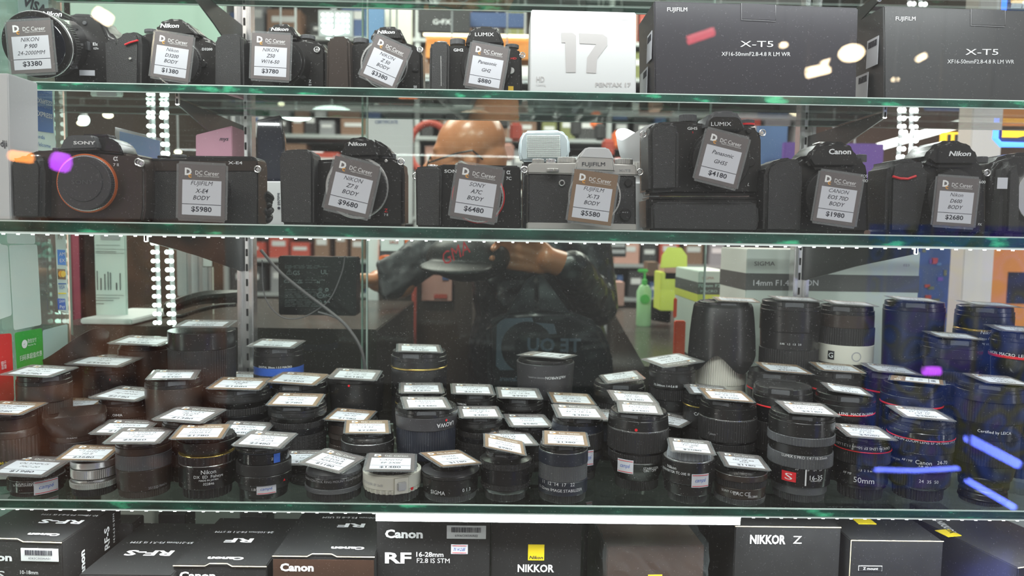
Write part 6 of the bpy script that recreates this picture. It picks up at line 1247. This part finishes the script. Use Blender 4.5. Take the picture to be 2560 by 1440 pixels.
# sigma cartons
def scarton(x0, x1, ytop, D, dep, lab, lines, band0, band1, y=None, side=0, z0=ZLOW - .02):
    a = P(x0, ytop, D); c = P(x1, ytop, D); t = empty('large_carton', (a.x, D, z0), 0, lab, 'box'); H = a.z - z0; w_ = c.x - a.x
    b = MB(); b.box((w_ / 2, dep / 2, H / 2), (w_, dep, H), 'sigmawhite', .0015); b.build('box', t)
    zb0 = P(x0, band0, D).z - z0; zb1 = P(x0, band1, D).z - z0
    b = MB(); b.box((w_ / 2, dep / 2, (zb0 + zb1) / 2), (w_ + .001, dep + .001, zb0 - zb1), 'sigmagrey'); b.build('dark_band', t, smooth=False)
    if y: b = MB(); zy = P(x0, y, D).z - z0; b.box((w_ / 2, dep / 2, (zb1 + zy) / 2), (w_ + .001, dep + .001, zb1 - zy), 'limeyellow'); b.build('yellow_band', t, smooth=False)
    for st, px, py, h, w0, m_ in lines: 
        cc = P(px, py, D); b = MB(); b.text(st, h * D / FPX, m_, UP(cc.x - a.x, -.0012, cc.z - z0, .9), 0, .015, w0 * D / FPX if w0 else None); b.build('lettering', t, smooth=False)
    return t
scarton(1868, 2302, 622, 1.255, .15, 'large white carton with dark band reading 14mm behind the right upright', [('SIGMA', 1911, 659, 11, 52, 'sigmagrey'), ('14mm F1.4 DG DN', 1964, 707, 15, 164, 'lettering'), ('023', 2265, 663, 6, 16, 'steelgrey')], 683, 725)
t = scarton(1747, 1838, 678, 1.50, .20, 'smaller white carton with brown and yellow bands left of the large one', [('SIGMA', 1770, 695, 7, 30, 'p_pink'), ('70mm F2.8 D', 1786, 714, 8, 84, 'palemint'), ('MACRO', 1772, 728, 7, 42, 'palemint')], 706, 736, 756, z0=zc + .001)
# right edge
r_, w_, h_ = bbox('white_post', 'white square post at the right behind the case', 'post', 2432, 280, 2478, 760, 1.62, .05, 'postwhite', floor=FLOOR)
r_, w_, h_ = bbox('orange_display', 'orange lit shop wall at the right edge', 'panel', 2484, 600, 2900, 830, 2.1, .02, 'orangewall', floor=FLOOR); bpatch(r_, 2.1, 2520, 680, 2600, 760, 'p_dark', 'shelf_picture')
r_, w_, h_ = bbox('blue_display', 'dark blue display panel behind the tall navy lens', 'panel', 2300, 600, 2432, 840, 1.9, .02, 'p_blue')
rr = random.Random(9)
for k in range(22):
    x = rr.uniform(2305, 2420); y = rr.uniform(600, 800); bpatch(r_, 1.9, x, y, x + rr.uniform(6, 16), y + rr.uniform(6, 16), rr.choice(('p_olive', 'p_grey', 'p_red', 'bluewall', 'purplewall')), 'colour_patch', dy=-.002)
r_, w_, h_ = bbox('yellow_shelf_sign', 'yellow lettered fascia left of the white post', 'sign', 2360, 330, 2432, 400, 2.0, .02, 'signyellow')
for k in range(4): bpatch(r_, 2.0, 2368 + k * 18, 336, 2373 + k * 18, 398, 'p_dark', 'stroke', dy=-.002)
# neon framed yellow sign
c = P(2580, 285, 1.30); t = empty('neon_sign', c, 0, 'yellow sign in a blue neon frame at the right edge', 'sign'); k = 1.30 / FPX
b = MB(); b.box((0, .004, -12 * k), (150 * k, .008, 110 * k), 'p_blue', .002); b.build('backing', t)
b = MB(); W, Ht = 88 * k, 76 * k; b.tube([(-W, 0, Ht), (-W, 0, -Ht + .01), (-W + .01, 0, -Ht), (W, 0, -Ht), (W, 0, Ht), (-W, 0, Ht)], .005, 'neonblue', 10); b.build('neon_frame', t)
b = MB(); b.text('BE', 62 * k, 'signyellow', UP(-10 * k, -.003, -22 * k), 0, .10, 130 * k); b.build('yellow_letters', t, smooth=False)
b = MB(); b.text('an', 28 * k, 'neonwhite', UP(-44 * k, -.003, 48 * k), 0, .06, 60 * k); b.build('white_letters', t, smooth=False); b = MB(); b.tube([(0, .01, Ht), (0, .01, .6)], .002, 'steelgrey', 6); b.build('hanger', t)
# diagonal tube light and ceiling lamps of the shop
A_ = P(2135, 385, 2.4); B_ = P(2478, 287, 1.9); b = MB(); b.tube([A_, B_], .012, 'tube', 12); o = b.build('tube_light'); tag(o, 'slanting white tube light right of the tallest cameras', 'lamp')
b = MB(); b.tube([A_ + Vector((0, 0, .01)), (A_.x, A_.y, 1.75)], .003, 'steelgrey', 6); b.tube([B_ + Vector((0, 0, .01)), (B_.x, B_.y, 1.75)], .003, 'steelgrey', 6); b.build('hanger', o)
def lamp(px, py, D, r, lab, m='warmspot', sq=.6):
    c = P(px, py, D); t = empty('ceiling_spotlight', c, 0, lab, 'lamp', 'shop lamps'); k = D / FPX; b = MB(); ell(b, Vector((0, 0, 0)), r * k, r * k, r * k * sq, m, None, 20); b.build('bulb', t)
    b = MB(); b.lathe([(r * k * .8, r * k * sq * .5), (r * k * .5, r * k * sq * 1.6), (0.0001, r * k * sq * 1.7)], 'steelgrey', 20); b.tube([(0, 0, r * k * sq * 1.6), (0, 0, 1.75 - c.z)], .003, 'steelgrey', 5); b.build('fitting', t)
for px, py, r, lab in ((1996, 277, 22, 'largest warm lamp right of the red-ringed dial'), (270, 288, 11, 'warm lamp left of the LED columns'), (203, 308, 1 + 8, 'warm lamp near the leftmost camera'), (376, 367, 11, 'warm lamp over the blue card'), (445, 380, 8, 'white lamp by the pink carton'), (1128, 252, 1 + 5, 'small warm lamp under the upper shelf'), (703, 260, 8, 'warm lamp right of the left upright')):
    lamp(px, py, 2.6, r, lab)
lamp(210, 300, 2.2, 12, 'cool white lamp beside the card sign', 'coolight', 1.1)
for k, (px, py, sx, sy, lab) in enumerate(((838, 88, 34, 8, 'wide bright ceiling light between the pancake zoom camera and the next'), (830, 278, 46, 12, 'wide ceiling light glow just under the upper shelf'), (740, 290, 36, 10, 'ceiling light left of the wide one under the upper shelf'))):
    c = P(px, py, 2.8); b = MB(); ell(b, Vector((0, 0, 0)), sx * 2.8 / FPX, .06, sy * 2.8 / FPX, 'coolight'); o = b.build('ceiling_light'); o.location = c; tag(o, lab, 'lamp'); b = MB(); b.tube([(0, 0, .01), (0, 0, 1.75 - c.z)], .004, 'steelgrey', 6); b.build('hanger', o)
c = P(838, 58, 2.75); b = MB()
for i in range(6):
    for j in range(4): ell(b, Vector(((i - 2.5) * 12 * 2.75 / FPX, 0, (j - 1.5) * 13 * 2.75 / FPX)), .0048, .0048, .0048, 'coolight', None, 10)
o = b.build('led_array'); o.location = c; tag(o, 'grid of small white LED dots above the wide ceiling light', 'LED panel'); o['kind'] = 'thing'
b = MB(); b.box((0, .012, 0), (.13, .004, .10), 'steelgrey', .002); b.tube([(0, .012, .05), (0, .012, 1.75 - c.z)], .003, 'steelgrey', 5); b.build('mounting_plate', o)
# ================================================================ lamps of the concourse behind the viewer, which the front pane mirrors
YP = .732
mat('mallwarm', (1, 1, 1), .5, emit=(1, .78, .5), es=26); mat('mallblue', (1, 1, 1), .5, emit=(.10, .16, 1), es=14); mat('mallwhite', (1, 1, 1), .5, emit=(.9, 1, .9), es=16); mat('mallred', (1, 1, 1), .5, emit=(1, .08, .12), es=7); mat('mallpurple', (1, 1, 1), .5, emit=(.55, .05, 1), es=10); mat('mallorange', (1, 1, 1), .5, emit=(1, .3, .04), es=12); mat('mallpanel', (.5, .2, .12), .8)
def mir(px, py, D): p = P(px, py, D); return Vector((p.x, 2 * YP - p.y, p.z))
def mall(name, label, pts, rad_, m_, cat='lamp'):
    b = MB(); q = [mir(*p) for p in pts]
    if len(q) == 1: ell(b, q[0], rad_, rad_, rad_ * .7, m_, None, 16)
    else: b.tube(q, rad_, m_, 8)
    o = b.build(name); tag(o, label, cat, 'concourse lamps behind the viewer'); b = MB(); b.tube([q[0], (q[0].x, q[0].y, 2.3)], .006, 'steelgrey', 5); b.build('hanger', o)
mall('concourse_lamp', 'warm round lamp mirrored between the two black cartons', [(2130, 132, 3.6)], .058, 'mallwarm')
mall('concourse_lamp', 'warm streak lamp mirrored on the left black carton', [(2020, 182, 3.6), (2070, 170, 3.6), (2064, 150, 3.6)], .026, 'mallwarm')
mall('concourse_lamp', 'small warm lamp mirrored on the left black carton', [(1960, 112, 3.6)], .020, 'mallwarm')
mall('concourse_lamp', 'warm lamp streak mirrored at the top left', [(240, 30, 3.6), (272, 50, 3.6)], .030, 'mallwarm')
mall('concourse_lamp', 'warm short streak mirrored on the ribbed carton', [(2295, 148, 3.6), (2315, 138, 3.6)], .014, 'mallwarm')
mall('concourse_lamp', 'small warm lamp mirrored on the ribbed carton', [(2240, 198, 3.6)], .016, 'mallwarm')
mall('neon_tube', 'blue neon line mirrored across the red ring zoom', [(2188, 1175, 3.0), (2290, 1178, 3.0), (2398, 1172, 3.0)], .010, 'mallblue')
mall('neon_tube', 'long blue neon line mirrored at the lower right', [(2420, 1202, 3.25), (2538, 1270, 3.25)], .014, 'mallblue')
mall('neon_tube', 'blue neon line mirrored on the large right lens', [(2420, 1095, 3.5), (2548, 1162, 3.5)], .022, 'mallblue')
mall('neon_tube', 'blue neon line mirrored on the bottom right carton', [(2410, 1358, 3.75), (2560, 1455, 3.75)], .012, 'mallblue')
mall('neon_tube', 'purple glow mirrored on the leftmost camera', [(135, 402, 2.85), (165, 408, 2.85)], .036, 'mallpurple')
mall('neon_tube', 'orange glow mirrored left of the leftmost camera', [(25, 388, 3.1), (75, 395, 3.1)], .022, 'mallorange')
mall('neon_tube', 'red streak mirrored on the left black carton', [(1720, 100, 3.4), (1785, 78, 3.4)], .02, 'mallred')
mall('neon_tube', 'purple patch mirrored by the dotted lens', [(2312, 928, 3.65), (2350, 928, 3.65)], .022, 'mallpurple')

# two added glowing panels behind the viewer, made up to tint the pane's reflection
def glow_mat(name, cols, scale, strength):
    m = bpy.data.materials.new(name); m.use_nodes = True; nt = m.node_tree; b = nt.nodes['Principled BSDF']; tc = nt.nodes.new('ShaderNodeTexCoord'); n = nt.nodes.new('ShaderNodeTexNoise' if scale < 5 else 'ShaderNodeTexVoronoi'); n.inputs['Scale'].default_value = scale
    if scale >= 5: n.feature = 'SMOOTH_F1'
    sp = nt.nodes.new('ShaderNodeSeparateColor'); cr = nt.nodes.new('ShaderNodeValToRGB'); cr.color_ramp.interpolation = 'LINEAR'; e = cr.color_ramp.elements
    e[0].position = 0; e[0].color = (*cols[0], 1); e[1].position = 1 / len(cols); e[1].color = (*cols[1], 1)
    for i, c in enumerate(cols[2:]): k = e.new((i + 2) / len(cols)); k.color = (*c, 1)
    nt.links.new(tc.outputs['Object'], n.inputs['Vector']); nt.links.new(n.outputs['Color'], sp.inputs[0]); nt.links.new(sp.outputs[0], cr.inputs[0]); nt.links.new(cr.outputs[0], b.inputs['Emission Color']); b.inputs['Emission Strength'].default_value = strength
    b.inputs['Base Color'].default_value = (.02, .02, .02, 1); M[name] = m
glow_mat('glow_cool', [(.03, .05, .20), (.02, .03, .08), (.06, .03, .26), (.03, .05, .14), (.04, .08, .34), (.02, .03, .08), (.10, .10, .03), (.02, .04, .14), (.05, .10, .30), (.02, .03, .06)], 9, 2.1)
glow_mat('glow_warm', [(.20, .05, .03), (.03, .015, .01), (.12, .05, .03), (.02, .01, .01), (.16, .07, .04), (.05, .03, .02)], 3.0, 3.2)
for nm, lab, x0, y0, x1, y1, D, m_ in (('added_blue_screen', 'added glowing panel tinting the pane blue, behind the viewer', 2190, 560, 2660, 1300, 3.9, 'glow_cool'), ('added_warm_panel', 'added glowing panel tinting the pane warm, behind the viewer', -60, 540, 560, 1300, 4.1, 'glow_warm')):
    a = mir(x0, y0, D); c = mir(x1, y1, D); b = MB(); b.box(((a.x + c.x) / 2, a.y - .03, (a.z + c.z) / 2), (abs(c.x - a.x), .06, abs(a.z - c.z)), m_)
    b.box(((a.x + c.x) / 2, a.y - .05, (c.z + FLOOR) / 2), (.3, .05, abs(c.z - FLOOR)), 'steelgrey'); tag(b.build(nm, smooth=False), lab, 'screen' if 'screen' in nm else 'glowing panel')
